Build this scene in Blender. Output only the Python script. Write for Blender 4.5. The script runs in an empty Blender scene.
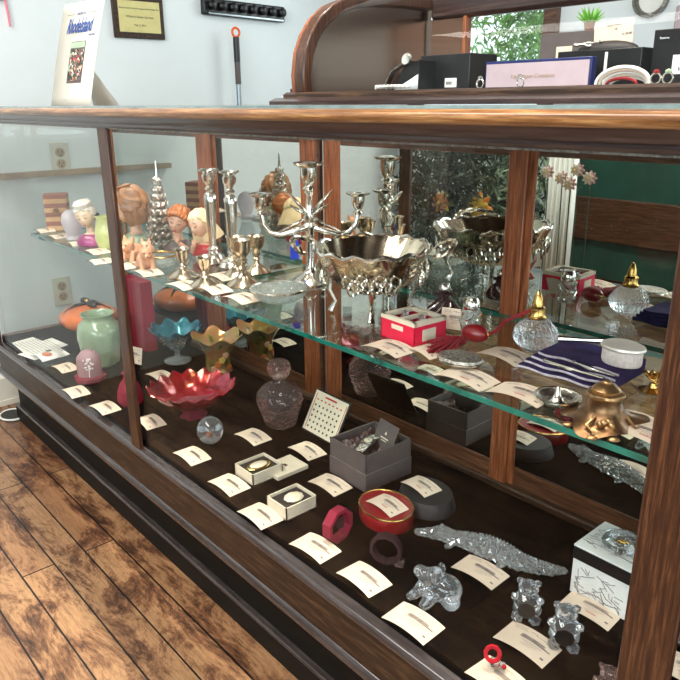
import bpy, bmesh, math, random
from mathutils import Vector, Matrix, noise
random.seed(7)
PI = math.pi
SC = bpy.context.scene
COL = SC.collection

# ------------------------------------------------------------------ camera
CF, CP, CY, CR = 709.0, math.radians(18.54), math.radians(41.2), math.radians(-.45)
_fh = Vector((-math.cos(CY), math.sin(CY), 0)); _up = Vector((0, 0, 1))
_r = Vector((math.sin(CY), math.cos(CY), 0))
FWD = _fh*math.cos(CP) - _up*math.sin(CP)
_u = _up*math.cos(CP) + _fh*math.sin(CP)
RGT = _r*math.cos(CR) + _u*math.sin(CR)
UPC = _u*math.cos(CR) - _r*math.sin(CR)
CAM = Vector((0, -.66, 1.08))
cam_d = bpy.data.cameras.new('camera'); cam_d.sensor_width = 36; cam_d.lens = CF/680*36
cam_d.clip_start = .02
cam = bpy.data.objects.new('camera', cam_d); COL.objects.link(cam)
m = Matrix((RGT, UPC, -FWD)).transposed().to_4x4(); m.translation = CAM
cam.matrix_world = m; SC.camera = cam
SC.view_settings.view_transform = 'Standard'; SC.view_settings.look = 'None'
SC.view_settings.gamma = 1; SC.view_settings.exposure = 0.1
SC.cycles.max_bounces = 14; SC.cycles.transparent_max_bounces = 24
SC.cycles.transmission_bounces = 10; SC.cycles.glossy_bounces = 8
SC.cycles.caustics_refractive = False; SC.cycles.sample_clamp_indirect = 6

def P2(x, y, z):
    v = Vector((x, y, z)) - CAM; d = v.dot(FWD)
    return 340 + CF*v.dot(RGT)/d, 340 - CF*v.dot(UPC)/d
def at(px, py, z, axis=2):
    r = FWD*CF + RGT*(px-340) - UPC*(py-340)
    return CAM + r*((z - CAM[axis])/r[axis])
def height(p, py):                        # height of a thing standing at p whose top shows at row py
    lo, hi = p.z, p.z + 1
    for _ in range(30):
        mid = (lo+hi)/2
        if P2(p.x, p.y, mid)[1] > py: lo = mid
        else: hi = mid
    return lo - p.z

# ------------------------------------------------------------------ world and lights
W = bpy.data.worlds.new('world'); SC.world = W; W.use_nodes = True
bg = W.node_tree.nodes['Background']; bg.inputs[0].default_value = (.8, .92, 1, 1); bg.inputs[1].default_value = 1.7

def area(name, loc, rot, sx, sy, power, col):
    l = bpy.data.lights.new(name, 'AREA'); l.shape = 'RECTANGLE'; l.size = sx; l.size_y = sy
    l.energy = power; l.color = col
    o = bpy.data.objects.new(name, l); o.location = loc; o.rotation_euler = rot; COL.objects.link(o); return o
def spot(name, loc, power, col, ang=70, r=.03):
    l = bpy.data.lights.new(name, 'SPOT'); l.energy = power; l.color = col; l.spot_size = math.radians(ang)
    l.spot_blend = .6; l.shadow_soft_size = r
    o = bpy.data.objects.new(name, l); o.location = loc; COL.objects.link(o); return o
area('daylight_shop_window', (1.0, -3.35, 1.6), (math.radians(90), 0, 0), 3.6, 1.7, 104, (.86, .94, 1))
area('daylight_side_window', (3.35, -.6, 1.6), (math.radians(90), 0, math.radians(90)), 2.6, 1.7, 56, (.84, .93, 1))
area('daylight_rear_window', (-1.6, 2.35, 1.75), (math.radians(-90), 0, 0), 1.2, .9, 20, (.9, 1, .95))
area('ceiling_fill_light', (-1.0, -1.1, 2.55), (0, 0, 0), 2.6, .5, 75, (1, .96, .9))  # added area light under the ceiling for general fill, no fixture
for i in range(4):
    spot('track_spot_light', (-2.0 + i*.62, .2, 2.45), 86, (1, .89, .76), 50, .03)

# ------------------------------------------------------------------ materials
def rgb(r, g, b):
    return tuple(((c/255/12.92) if c <= 10 else ((c/255+.055)/1.055)**2.4) for c in (r, g, b)) + (1,)
def base_mat(name):
    mt = bpy.data.materials.new(name); mt.use_nodes = True
    nt = mt.node_tree; return mt, nt, nt.nodes['Principled BSDF']
def lk(nt, a, b): nt.links.new(a, b)
def coords(nt, scale, kind='Object'):
    tc = nt.nodes.new('ShaderNodeTexCoord'); mp = nt.nodes.new('ShaderNodeMapping')
    mp.inputs['Scale'].default_value = scale; lk(nt, tc.outputs[kind], mp.inputs[0]); return mp.outputs[0]
def ramp(nt, fac, stops):
    r = nt.nodes.new('ShaderNodeValToRGB'); lk(nt, fac, r.inputs[0]); e = r.color_ramp.elements
    e[0].position, e[0].color = stops[0]; e[1].position, e[1].color = stops[-1]
    for p, c in stops[1:-1]:
        n = e.new(p); n.color = c
    return r.outputs[0]
def noise_tex(nt, vec, scale, detail=5, rough=.6, dist=0):
    n = nt.nodes.new('ShaderNodeTexNoise'); n.inputs['Scale'].default_value = scale
    n.inputs['Detail'].default_value = detail; n.inputs['Roughness'].default_value = rough
    n.inputs['Distortion'].default_value = dist; lk(nt, vec, n.inputs['Vector']); return n.outputs['Fac']
def bump(nt, b, fac, strength, dist=.002):
    n = nt.nodes.new('ShaderNodeBump'); n.inputs['Strength'].default_value = strength
    n.inputs['Distance'].default_value = dist; lk(nt, fac, n.inputs['Height']); lk(nt, n.outputs[0], b.inputs['Normal'])
def plain(name, c, rough=.5, metal=0, var=.12, sc=30, bmp=0, coat=0, spec=.5, c2=None):
    mt, nt, b = base_mat(name)
    v = coords(nt, (1, 1, 1)); f = noise_tex(nt, v, sc)
    c = rgb(*c); c2 = rgb(*c2) if c2 else tuple(x*(1-var*2) for x in c[:3]) + (1,)
    lk(nt, ramp(nt, f, [(.35, c2), (.62, c)]), b.inputs['Base Color'])
    b.inputs['Roughness'].default_value = rough; b.inputs['Metallic'].default_value = metal
    b.inputs['Coat Weight'].default_value = coat; b.inputs['Specular IOR Level'].default_value = spec
    if bmp: bump(nt, b, f, bmp)
    return mt
def wood(name, dark, mid, light, scale=(3, 40, 40), rough=.35, coat=.3, bmp=.06, spec=.35):
    mt, nt, b = base_mat(name)
    v = coords(nt, scale); f = noise_tex(nt, v, 2.6, 10, .72, .25)
    c = ramp(nt, f, [(.3, rgb(*dark)), (.5, rgb(*mid)), (.7, rgb(*light))])
    lk(nt, c, b.inputs['Base Color']); b.inputs['Roughness'].default_value = rough
    b.inputs['Coat Weight'].default_value = coat; b.inputs['Coat Roughness'].default_value = .15
    b.inputs['Specular IOR Level'].default_value = spec; bump(nt, b, f, bmp); return mt
def pane_glass(name, tint=(1, 1, 1), refl=1.0):
    mt = bpy.data.materials.new(name); mt.use_nodes = True; nt = mt.node_tree; nt.nodes.clear()
    o = nt.nodes.new('ShaderNodeOutputMaterial'); mx = nt.nodes.new('ShaderNodeMixShader')
    t = nt.nodes.new('ShaderNodeBsdfTransparent'); g = nt.nodes.new('ShaderNodeBsdfGlossy')
    f = nt.nodes.new('ShaderNodeLayerWeight'); f.inputs[0].default_value = .5
    pw = nt.nodes.new('ShaderNodeMath'); pw.operation = 'POWER'; pw.inputs[1].default_value = 4.5
    mu = nt.nodes.new('ShaderNodeMath'); mu.operation = 'MULTIPLY_ADD'; mu.inputs[1].default_value = .8*refl; mu.inputs[2].default_value = .03*refl
    t.inputs[0].default_value = (*tint, 1); g.inputs['Roughness'].default_value = .01
    lk(nt, f.outputs['Facing'], pw.inputs[0]); lk(nt, pw.outputs[0], mu.inputs[0]); lk(nt, mu.outputs[0], mx.inputs[0])
    lk(nt, t.outputs[0], mx.inputs[1]); lk(nt, g.outputs[0], mx.inputs[2]); lk(nt, mx.outputs[0], o.inputs[0]); return mt
def crystal(name, col, frost=.12, rough=.02, ior=1.5, clear=.25, bmp=0, bsc=60):
    mt = bpy.data.materials.new(name); mt.use_nodes = True; nt = mt.node_tree; nt.nodes.clear()
    o = nt.nodes.new('ShaderNodeOutputMaterial')
    g = nt.nodes.new('ShaderNodeBsdfGlass'); g.inputs['Color'].default_value = col; g.inputs['Roughness'].default_value = rough; g.inputs['IOR'].default_value = ior
    d = nt.nodes.new('ShaderNodeBsdfDiffuse'); d.inputs[0].default_value = col
    t = nt.nodes.new('ShaderNodeBsdfTransparent'); t.inputs[0].default_value = col
    m1 = nt.nodes.new('ShaderNodeMixShader'); m1.inputs[0].default_value = frost
    m2 = nt.nodes.new('ShaderNodeMixShader'); m2.inputs[0].default_value = clear
    lk(nt, g.outputs[0], m1.inputs[1]); lk(nt, d.outputs[0], m1.inputs[2])
    lk(nt, m1.outputs[0], m2.inputs[1]); lk(nt, t.outputs[0], m2.inputs[2]); lk(nt, m2.outputs[0], o.inputs[0])
    if bmp:
        v = coords(nt, (1, 1, 1)); vo = nt.nodes.new('ShaderNodeTexVoronoi'); vo.inputs['Scale'].default_value = bsc
        lk(nt, v, vo.inputs['Vector']); bn = nt.nodes.new('ShaderNodeBump'); bn.inputs['Strength'].default_value = bmp
        bn.inputs['Distance'].default_value = .004; lk(nt, vo.outputs['Distance'], bn.inputs['Height']); lk(nt, bn.outputs[0], g.inputs['Normal']); lk(nt, bn.outputs[0], d.inputs['Normal'])
    return mt
def iridescent(name, cols, rough=.12, alpha=0.0, sc=9):
    mt, nt, b = base_mat(name)
    v = coords(nt, (1, 1, 1)); f = noise_tex(nt, v, sc, 3, .5, 1.5)
    n = len(cols); st = [(.3 + .4*i/(n-1), rgb(*c)) for i, c in enumerate(cols)]
    lk(nt, ramp(nt, f, st), b.inputs['Base Color']); b.inputs['Roughness'].default_value = rough
    b.inputs['Coat Weight'].default_value = 1; b.inputs['Coat Roughness'].default_value = .04
    b.inputs['Thin Film Thickness'].default_value = 420; b.inputs['Metallic'].default_value = .35
    b.inputs['Transmission Weight'].default_value = alpha
    bump(nt, b, noise_tex(nt, v, 60, 2), .25, .003); return mt
def glow(name, c, s):
    mt = bpy.data.materials.new(name); mt.use_nodes = True; nt = mt.node_tree; nt.nodes.clear()
    o = nt.nodes.new('ShaderNodeOutputMaterial'); e = nt.nodes.new('ShaderNodeEmission')
    e.inputs[0].default_value = rgb(*c); e.inputs[1].default_value = s; lk(nt, e.outputs[0], o.inputs[0]); return mt

M = {}
M['walnut'] = wood('walnut', (20, 12, 8), (48, 31, 20), (98, 72, 50), (4, 50, 50), .42, .08)
M['walnut_v'] = wood('walnut_vertical', (24, 13, 9), (62, 36, 22), (116, 74, 46), (95, 95, 4), .38, .2)
M['cove'] = wood('dark_moulding', (26, 17, 16), (52, 37, 35), (84, 64, 60), (3, 60, 60), .28, .6)
M['bull'] = wood('lit_oak_edge', (60, 34, 18), (132, 88, 50), (196, 150, 98), (3, 70, 70), .3, .5)  # bullnose edge: its lit, reflecting tone is put into the wood colour
M['oak'] = wood('red_oak', (66, 32, 17), (130, 72, 42), (178, 112, 68), (70, 70, 4), .42, .2)
M['oak_h'] = wood('red_oak_rail', (40, 23, 15), (84, 52, 34), (126, 84, 58), (4, 70, 70), .4, .3)
M['panel'] = wood('dark_base_panel', (8, 8, 7), (18, 17, 15), (32, 30, 26), (4, 60, 60), .55, .0, .03, .2)
M['bead'] = wood('polished_bead', (44, 36, 34), (62, 54, 52), (84, 76, 74), (3, 30, 30), .25, .7, .01)
M['deck'] = wood('dark_deck_board', (4, 3, 3), (9, 7, 6), (17, 12, 10), (4, 26, 26), .8, 0, .03, .03)
M['pane'] = pane_glass('clear_pane', (.985, .99, .985), .5)
M['endpane'] = pane_glass('end_pane', (.93, .95, .94), 1.1)
M['shelfglass'] = pane_glass('shelf_glass', (.9, .97, .95), 1.3)
M['paneedge'] = plain('grey_green_glass_edge', (128, 150, 148), .15, 0, .2, 20, 0, 1, 1)
M['edge'] = plain('green_glass_edge', (14, 118, 104), .12, 0, .25, 20, 0, 1, 1)
M['silver'] = plain('polished_silver', (240, 236, 226), .15, 1, .06, 18)
M['silver_w'] = plain('warm_silver', (226, 212, 188), .18, 1, .12, 18)
M['silver_d'] = plain('embossed_silver', (236, 232, 222), .26, 1, .2, 160, .5)
M['embossed'] = plain('embossed_lid', (226, 220, 208), .32, 1, .1, 260, 1.0, c2=(120, 114, 106))
M['soft_silver'] = plain('brushed_silver', (232, 224, 212), .38, .55, .04, 20)
M['stripe_a'] = plain('tan_stripe', (204, 162, 112), .5, 0, .1)
M['stripe_b'] = plain('russet_stripe', (146, 86, 66), .5, 0, .1)
M['pewter'] = plain('pewter', (150, 146, 138), .3, 1, .3, 120, .8)
M['gold'] = plain('gold', (216, 174, 102), .25, 1, .15, 40)
M['bronze'] = plain('bronze', (150, 114, 80), .34, .85, .3, 40, .4)
M['bronze_hi'] = plain('bronze_highlight', (184, 146, 102), .3, .9, .2, 60, .5)
M['paper'] = plain('cream_card', (224, 206, 184), .7, 0, .03, 20)
M['white'] = plain('white_card', (236, 236, 228), .6, 0, .03, 20)
M['cream'] = plain('cream_cardboard', (226, 214, 190), .6, 0, .05, 30)
M['greyink'] = plain('grey_ink', (112, 102, 104), .7, 0, .1)
M['ink'] = plain('black_ink', (46, 42, 44), .7, 0, .1)
M['redink'] = plain('red_ink', (190, 40, 50), .7)
M['blueink'] = plain('blue_ink', (24, 70, 150), .5)
M['black'] = plain('black_plastic', (18, 18, 20), .35, 0, .2)
M['blacksatin'] = plain('black_satin', (30, 27, 28), .6, 0, .2, 40, .2)
M['charcoal'] = plain('charcoal_box_paper', (92, 82, 80), .6, 0, .06, 50)
M['tissue'] = plain('brown_satin_lining', (74, 50, 50), .35, 0, .3, 40, .6)
M['wall'] = plain('painted_wall', (226, 233, 233), .7, 0, .02, 3, .05)
M['ceil'] = plain('ceiling_paint', (164, 150, 136), .8, 0, .06, 2)
M['trim'] = plain('painted_trim', (214, 210, 196), .5, 0, .04, 8)
M['plastic_ivory'] = plain('ivory_plastic', (206, 204, 188), .4, 0, .03)
M['crystal'] = crystal('clear_crystal', (.96, .98, 1, 1), .05, .01, 1.6, .12)
M['crystal_b'] = crystal('clear_cut_crystal', (.99, .99, 1, 1), .03, .01, 1.55, .15, .3, 130)
M['crystal_s'] = crystal('scaly_crystal', (.98, 1, 1, 1), .12, .0, 1.65, .05)
M['pinkglass'] = crystal('pale_pink_glass', (.93, .8, .78, 1), .05, .02, 1.5, .35, .8, 80)
M['rosedome'] = crystal('rose_frosted_glass', (.78, .5, .54, 1), .45, .1, 1.45, .2)
M['frosted'] = crystal('frosted_glass', (.9, .86, .9, 1), .6, .3, 1.4, .25)
M['redglass'] = crystal('ruby_glass', (.75, .1, .18, 1), .35, .04, 1.45, .25)
M['darkglass'] = crystal('smoky_plum_glass', (.34, .2, .22, 1), .2, .04, 1.45, .45)
M['redcrystal'] = crystal('red_crystal', (.9, .05, .08, 1), .35, .02, 1.5, .1)
M['clearbowl'] = crystal('clear_pressed_glass', (.9, .95, .93, 1), .25, .03, 1.45, .35, .7, 90)
M['ruby'] = iridescent('ruby_carnival', [(90, 2, 16), (150, 4, 24), (160, 8, 40), (210, 70, 60)], .14, .15)
M['amberglass'] = iridescent('amber_carnival', [(120, 110, 50), (190, 160, 90), (210, 130, 90), (150, 170, 120)], .15, .25, 14)
M['blueglass'] = iridescent('blue_opalescent', [(10, 60, 74), (40, 124, 146), (130, 196, 212)], .15, .1, 8)
M['celadon'] = plain('celadon_glaze', (158, 182, 148), .2, 0, .12, 14, .2, .7)
M['orange'] = plain('orange_glass', (232, 120, 56), .2, 0, .14, 9, 0, .8)
M['skin'] = plain('painted_bisque', (238, 190, 160), .4, 0, .05, 20, 0, .3)
M['skin_p'] = plain('pale_bisque', (244, 214, 182), .4, 0, .04, 20, 0, .3)
M['haircream'] = plain('cream_hair_glaze', (246, 222, 174), .35, 0, .08, 14, 0, .5)
M['hairwhite'] = plain('white_hair_glaze', (236, 230, 218), .35, 0, .08, 14, 0, .5)
M['hairbrown'] = plain('brown_hair_glaze', (164, 116, 76), .4, 0, .2, 26, 0, .4)
M['hairginger'] = plain('ginger_hair_glaze', (190, 112, 56), .4, 0, .14, 10, 0, .4)
M['grey_ceramic'] = plain('grey_coat_glaze', (112, 98, 94), .4, 0, .14, 20, 0, .5)
M['redceramic'] = plain('red_dress_glaze', (184, 34, 44), .3, 0, .1, 20, 0, .6)
M['magenta'] = plain('magenta_glaze', (168, 40, 116), .3, 0, .15, 20, 0, .6)
M['sage'] = plain('sage_glaze', (164, 184, 154), .35, 0, .1, 20, 0, .5)
M['yellowgreen'] = plain('yellow_green_glaze', (204, 214, 140), .3, 0, .1, 20, 0, .6)
M['peach'] = plain('peach_glaze', (232, 170, 128), .35, 0, .14, 12, 0, .5)
M['lip'] = plain('lip_paint', (190, 60, 60), .4)
M['brow'] = plain('eyelash_paint', (84, 58, 44), .5)
M['crimson'] = plain('crimson_paper', (158, 24, 52), .45, 0, .1, 6)
M['redbox'] = plain('red_box_paper', (222, 26, 66), .4, 0, .06, 20)
M['oxred'] = plain('ox_red_lacquer', (140, 20, 28), .3, 0, .1, 20, 0, .5)
M['thread'] = plain('burgundy_thread', (152, 22, 40), .7, 0, .3, 300, .5)
M['velvet'] = plain('navy_velvet', (42, 28, 84), .95, 0, .25, 40, .2)
M['stripe_w'] = plain('white_piping', (216, 206, 214), .8, 0, .2, 80)
M['bristle'] = plain('white_bristle', (226, 214, 206), .6, 0, .1, 200, .6)
M['greenpaint'] = plain('green_panel', (44, 84, 72), .45, 0, .18, 4)
M['treeleaf'] = plain('tree_leaf', (96, 140, 62), .7, 0, .3, 6)
M['treeleaf2'] = plain('tree_leaf_light', (128, 170, 96), .7, 0, .25, 6)
M['leafgrey'] = plain('leaf_grey', (70, 74, 62), .8, 0, .2, 9)
M['leaf'] = plain('leaf', (110, 158, 96), .6, 0, .25, 6)
M['leafdark'] = plain('leaf_dark', (66, 84, 66), .6, 0, .35, 9)
M['leafbright'] = plain('leaf_bright', (120, 190, 70), .5, 0, .2, 9)
M['petal'] = plain('petal', (238, 150, 70), .5, 0, .3, 12)
M['petal_y'] = plain('petal_yellow', (236, 196, 90), .5, 0, .2, 12)
M['pinkpetal'] = plain('petal_pink', (214, 160, 160), .5, 0, .2, 12)
M['terracotta'] = plain('clay_pot', (140, 100, 80), .7)
M['orangeplastic'] = plain('orange_plastic', (240, 96, 30), .4)
M['steel'] = plain('steel', (150, 158, 164), .3, 1, .05)
M['plum'] = plain('plum_satin', (196, 176, 182), .4, 0, .12, 8)
M['navy'] = plain('navy_leatherette', (22, 34, 92), .4, 0, .1)
M['bluetag'] = plain('blue_tag', (26, 58, 190), .5)
M['tan'] = plain('tan_strip', (178, 150, 118), .5, 0, .15, 12)
M['spotglow'] = glow('lamp_glow', (255, 220, 170), 25)
M['mirror'] = plain('mirror_silvering', (214, 218, 214), .0, 1, .0, 2)
M['mirror_t'] = plain('reflection_tinted_mirror', (132, 114, 102), .22, 1, .04, 2)  # brown tone of the reflected room put into the mirror tint
M['brass'] = plain('brass_plate', (216, 204, 140), .35, .3, .05, 20)
M['pink'] = plain('pink_ribbon', (244, 130, 150), .5)
M['quilt'] = plain('white_quilted_paper', (228, 230, 226), .5, 0, .06, 20)

def plank_mat():
    mt, nt, b = base_mat('worn_plank_floor')
    tc = nt.nodes.new('ShaderNodeTexCoord'); mp = nt.nodes.new('ShaderNodeMapping')
    lk(nt, tc.outputs['Object'], mp.inputs[0])
    mp.inputs['Location'].default_value = (.35, .036, 0)
    br = nt.nodes.new('ShaderNodeTexBrick'); lk(nt, mp.outputs[0], br.inputs['Vector'])
    br.inputs['Scale'].default_value = 1; br.inputs['Brick Width'].default_value = 1.3; br.inputs['Row Height'].default_value = .0805
    br.inputs['Mortar Size'].default_value = .0022; br.inputs['Mortar Smooth'].default_value = .1; br.inputs['Bias'].default_value = 0
    br.inputs['Color1'].default_value = rgb(152, 108, 74); br.inputs['Color2'].default_value = rgb(190, 148, 106); br.inputs['Mortar'].default_value = rgb(18, 10, 8)
    br.offset = .37
    g = coords(nt, (7, 80, 5)); grain = noise_tex(nt, g, 2.0, 12, .78, .6)
    gr = ramp(nt, grain, [(.3, (.34, .27, .23, 1)), (.52, (.85, .84, .82, 1)), (.72, (1.12, 1.08, 1.02, 1))])
    m1 = nt.nodes.new('ShaderNodeMixRGB'); m1.blend_type = 'MULTIPLY'; m1.inputs[0].default_value = 1
    lk(nt, br.outputs[0], m1.inputs[1]); lk(nt, gr, m1.inputs[2])
    w = coords(nt, (2.6, 6, 2)); wn = noise_tex(nt, w, 1.7, 14, .82, .5)
    st = ramp(nt, wn, [(.41, (.10, .07, .08, 1)), (.475, (.5, .40, .38, 1)), (.53, (1, 1, 1, 1))])
    m2 = nt.nodes.new('ShaderNodeMixRGB'); m2.blend_type = 'MULTIPLY'; m2.inputs[0].default_value = .95
    lk(nt, m1.outputs[0], m2.inputs[1]); lk(nt, st, m2.inputs[2]); lk(nt, m2.outputs[0], b.inputs['Base Color'])
    b.inputs['Roughness'].default_value = .38; b.inputs['Coat Weight'].default_value = .15; bump(nt, b, grain, .25, .003)
    return mt
M['planks'] = plank_mat()

# ------------------------------------------------------------------ geometry helpers
class G:
    def __init__(s): s.v = []; s.f = []
    def add(s, v, f, mx=None):
        k = len(s.v)
        s.v += [tuple(mx @ Vector(p)) if mx else tuple(p) for p in v]
        s.f += [tuple(i+k for i in q) for q in f]; return s
    def box(s, x0, x1, y0, y1, z0, z1, mx=None):
        v = [(x, y, z) for z in (z0, z1) for y in (y0, y1) for x in (x0, x1)]
        return s.add(v, [(0, 2, 3, 1), (4, 5, 7, 6), (0, 1, 5, 4), (2, 6, 7, 3), (0, 4, 6, 2), (1, 3, 7, 5)], mx)
    def lathe(s, prof, n=32, fn=None, mx=None):      # prof: list of (r, z); fn(r, z, a) -> (r, z)
        v = []; f = []
        for r, z in prof:
            for i in range(n):
                a = 2*PI*i/n; rr, zz = fn(r, z, a) if fn else (r, z)
                v.append((rr*math.cos(a), rr*math.sin(a), zz))
        for j in range(len(prof)-1):
            for i in range(n):
                a, b = j*n+i, j*n+(i+1) % n; f.append((a, b, b+n, a+n))
        if prof[0][0] > 1e-5: f.append(tuple(range(n-1, -1, -1)))
        if prof[-1][0] > 1e-5: f.append(tuple(range((len(prof)-1)*n, len(prof)*n)))
        return s.add(v, f, mx)
    def tube(s, pts, r, n=8, mx=None, flat=1.0):
        pts = [Vector(p) for p in pts]; k = len(pts)
        rs = r if isinstance(r, (list, tuple)) else [r]*k
        v = []; f = []; prev = None
        for i, p in enumerate(pts):
            t = (pts[min(i+1, k-1)] - pts[max(i-1, 0)]).normalized()
            u = Vector((0, 0, 1)) if prev is None else prev
            if abs(t.dot(u)) > .95 and prev is None: u = Vector((1, 0, 0))
            a = (u - t*u.dot(t)).normalized(); b = t.cross(a); prev = a
            for j in range(n):
                q = 2*PI*j/n; v.append(p + a*(rs[i]*math.cos(q)*flat) + b*(rs[i]*math.sin(q)))
        for i in range(k-1):
            for j in range(n):
                f.append((i*n+j, i*n+(j+1) % n, (i+1)*n+(j+1) % n, (i+1)*n+j))
        f.append(tuple(range(n-1, -1, -1))); f.append(tuple(range((k-1)*n, k*n)))
        return s.add(v, f, mx)
    def ell(s, c, r, n=20, k=12, fn=None, mx=None):   # ellipsoid, fn(dir Vector)-> scale
        v = []; f = []
        for j in range(k+1):
            t = PI*j/k
            for i in range(n):
                a = 2*PI*i/n; d = Vector((math.sin(t)*math.cos(a), math.sin(t)*math.sin(a), math.cos(t)))
                q = fn(d) if fn else 1
                v.append((c[0]+r[0]*d.x*q, c[1]+r[1]*d.y*q, c[2]+r[2]*d.z*q))
        for j in range(k):
            for i in range(n):
                a, b = j*n+i, j*n+(i+1) % n; f.append((a, a+n, b+n, b))
        return s.add(v, f, mx)
    def prism(s, poly, z0, z1, mx=None):
        n = len(poly); v = [(x, y, z0) for x, y in poly] + [(x, y, z1) for x, y in poly]
        f = [tuple(range(n-1, -1, -1)), tuple(range(n, 2*n))] + [(i, (i+1) % n, (i+1) % n+n, i+n) for i in range(n)]
        return s.add(v, f, mx)
    def build(s, name, mat, parent=None, smooth=True, bevel=0, sub=0, solid=0, angle=38):
        me = bpy.data.meshes.new(name); me.from_pydata(s.v, [], s.f); 
        bm = bmesh.new(); bm.from_mesh(me); bmesh.ops.remove_doubles(bm, verts=bm.verts, dist=1e-6)
        bmesh.ops.recalc_face_normals(bm, faces=bm.faces); bm.to_mesh(me); bm.free()
        if smooth:
            for p in me.polygons: p.use_smooth = True
            me.set_sharp_from_angle(angle=math.radians(angle))
        me.materials.append(M[mat] if isinstance(mat, str) else mat)
        o = bpy.data.objects.new(name, me); COL.objects.link(o)
        if parent: o.parent = parent
        if solid:
            q = o.modifiers.new('solid', 'SOLIDIFY'); q.thickness = solid; q.offset = 0
        if bevel:
            q = o.modifiers.new('bevel', 'BEVEL'); q.width = bevel; q.segments = 2; q.limit_method = 'ANGLE'
        if sub:
            q = o.modifiers.new('sub', 'SUBSURF'); q.levels = sub; q.render_levels = sub
        return o
def tag(o, label, cat, group=None):
    o['label'] = label; o['category'] = cat
    if group: o['group'] = group
    return o
def thing(name, label, cat, loc, rz=0, group=None):
    o = bpy.data.objects.new(name, None); o.empty_display_size = .02; COL.objects.link(o)
    o.location = loc; o.rotation_euler = (0, 0, rz); return tag(o, label, cat, group)
def solo(g, name, mat, label, cat, loc, rz=0, group=None, **kw):
    o = g.build(name, mat, **kw); o.location = loc; o.rotation_euler = (0, 0, rz); return tag(o, label, cat, group)
def struct(g, name, mat, **kw):
    o = g.build(name, mat, smooth=kw.pop('smooth', False), **kw); o['kind'] = 'structure'; return o
def copy_tree(o, loc, rz=None, label=None):
    c = o.copy(); COL.objects.link(c); c.location = loc
    if rz is not None: c.rotation_euler = (0, 0, rz)
    if label: c['label'] = label
    for ch in list(o.children):
        d = ch.copy(); COL.objects.link(d); d.parent = c
        for g2 in list(ch.children):
            e = g2.copy(); COL.objects.link(e); e.parent = d
    return c
def RX(a): return Matrix.Rotation(a, 4, 'X')
def RY(a): return Matrix.Rotation(a, 4, 'Y')
def RZ(a): return Matrix.Rotation(a, 4, 'Z')
def T(x, y, z): return Matrix.Translation((x, y, z))
def text_part(body, name, mat, parent, mx, size, shear=0, align='CENTER', depth=.0002, bold=0):
    cu = bpy.data.curves.new(name, 'FONT'); cu.body = body; cu.size = size; cu.align_x = align; cu.align_y = 'CENTER'
    cu.extrude = depth; cu.shear = shear; cu.offset = bold; cu.resolution_u = 3
    t = bpy.data.objects.new('t', cu); COL.objects.link(t); bpy.context.view_layer.update()
    me = bpy.data.meshes.new_from_object(t.evaluated_get(bpy.context.evaluated_depsgraph_get()))
    bpy.data.objects.remove(t); me.transform(mx); me.materials.clear(); me.materials.append(M[mat]); me.name = name
    o = bpy.data.objects.new(name, me); COL.objects.link(o); o.parent = parent; return o

D = .30      # deck level
S = .682     # shelf top
FZ = -.04    # floor level
XL, XR = -2.62, .95
MY = .476     # mirror plane

#%% ---------------------------------------------------------------- room
struct(G().box(-2.84, 3.4, -3.4, 2.2, FZ-.05, FZ), 'floor', 'planks')
struct(G().box(-2.9, 3.45, -3.45, 2.25, 2.7, 2.76), 'ceiling', 'ceil')
struct(G().box(-2.92, -2.82, -3.4, 2.2, FZ, 2.7), 'wall_left', 'wall')
# back wall with window opening
wx0, wx1, wz0, wz1 = -2.35, -1.70, 1.02, 2.1
struct(G().box(-2.82, wx0, 1.9, 1.98, FZ, 2.7).box(wx1, 3.4, 1.9, 1.98, FZ, 2.7).box(wx0, wx1, 1.9, 1.98, FZ, wz0).box(wx0, wx1, 1.9, 1.98, wz1, 2.7), 'wall_back', 'wall')
struct(G().box(wx1, wx1+.055, 1.87, 1.93, wz0, wz1+.05).box(wx0-.05, wx0, 1.87, 1.93, wz0, wz1+.05).box(wx0, wx1, 1.87, 1.93, wz1, wz1+.05).box(wx0-.06, wx1+.06, 1.85, 1.93, wz0-.04, wz0), 'window_1', 'oak_h')
struct(G().box(wx0, wx1, 1.93, 1.936, wz0, wz1), 'window_2', 'pane')
# front wall (behind the viewer) with shop windows, right wall
struct(G().box(-2.82, -.9, -3.4, -3.32, FZ, 2.7).box(2.9, 3.4, -3.4, -3.32, FZ, 2.7).box(-.9, 2.9, -3.4, -3.32, FZ, .7).box(-.9, 2.9, -3.4, -3.32, 2.5, 2.7), 'wall_front', 'wall')
struct(G().box(3.32, 3.4, -3.4, -2.0, FZ, 2.7).box(3.32, 3.4, .8, 2.2, FZ, 2.7).box(3.32, 3.4, -2, .8, FZ, .7).box(3.32, 3.4, -2, .8, 2.5, 2.7), 'wall_right', 'wall')
struct(G().box(-2.82, -2.80, -3.3, 1.9, FZ, .07).box(-2.82, -2.795, -3.3, 1.9, FZ, -.02), 'baseboard_left', 'trim')
struct(G().box(-2.82, -2.785, .10, 1.25, .822, .842), 'trim_1', 'tan')

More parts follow.
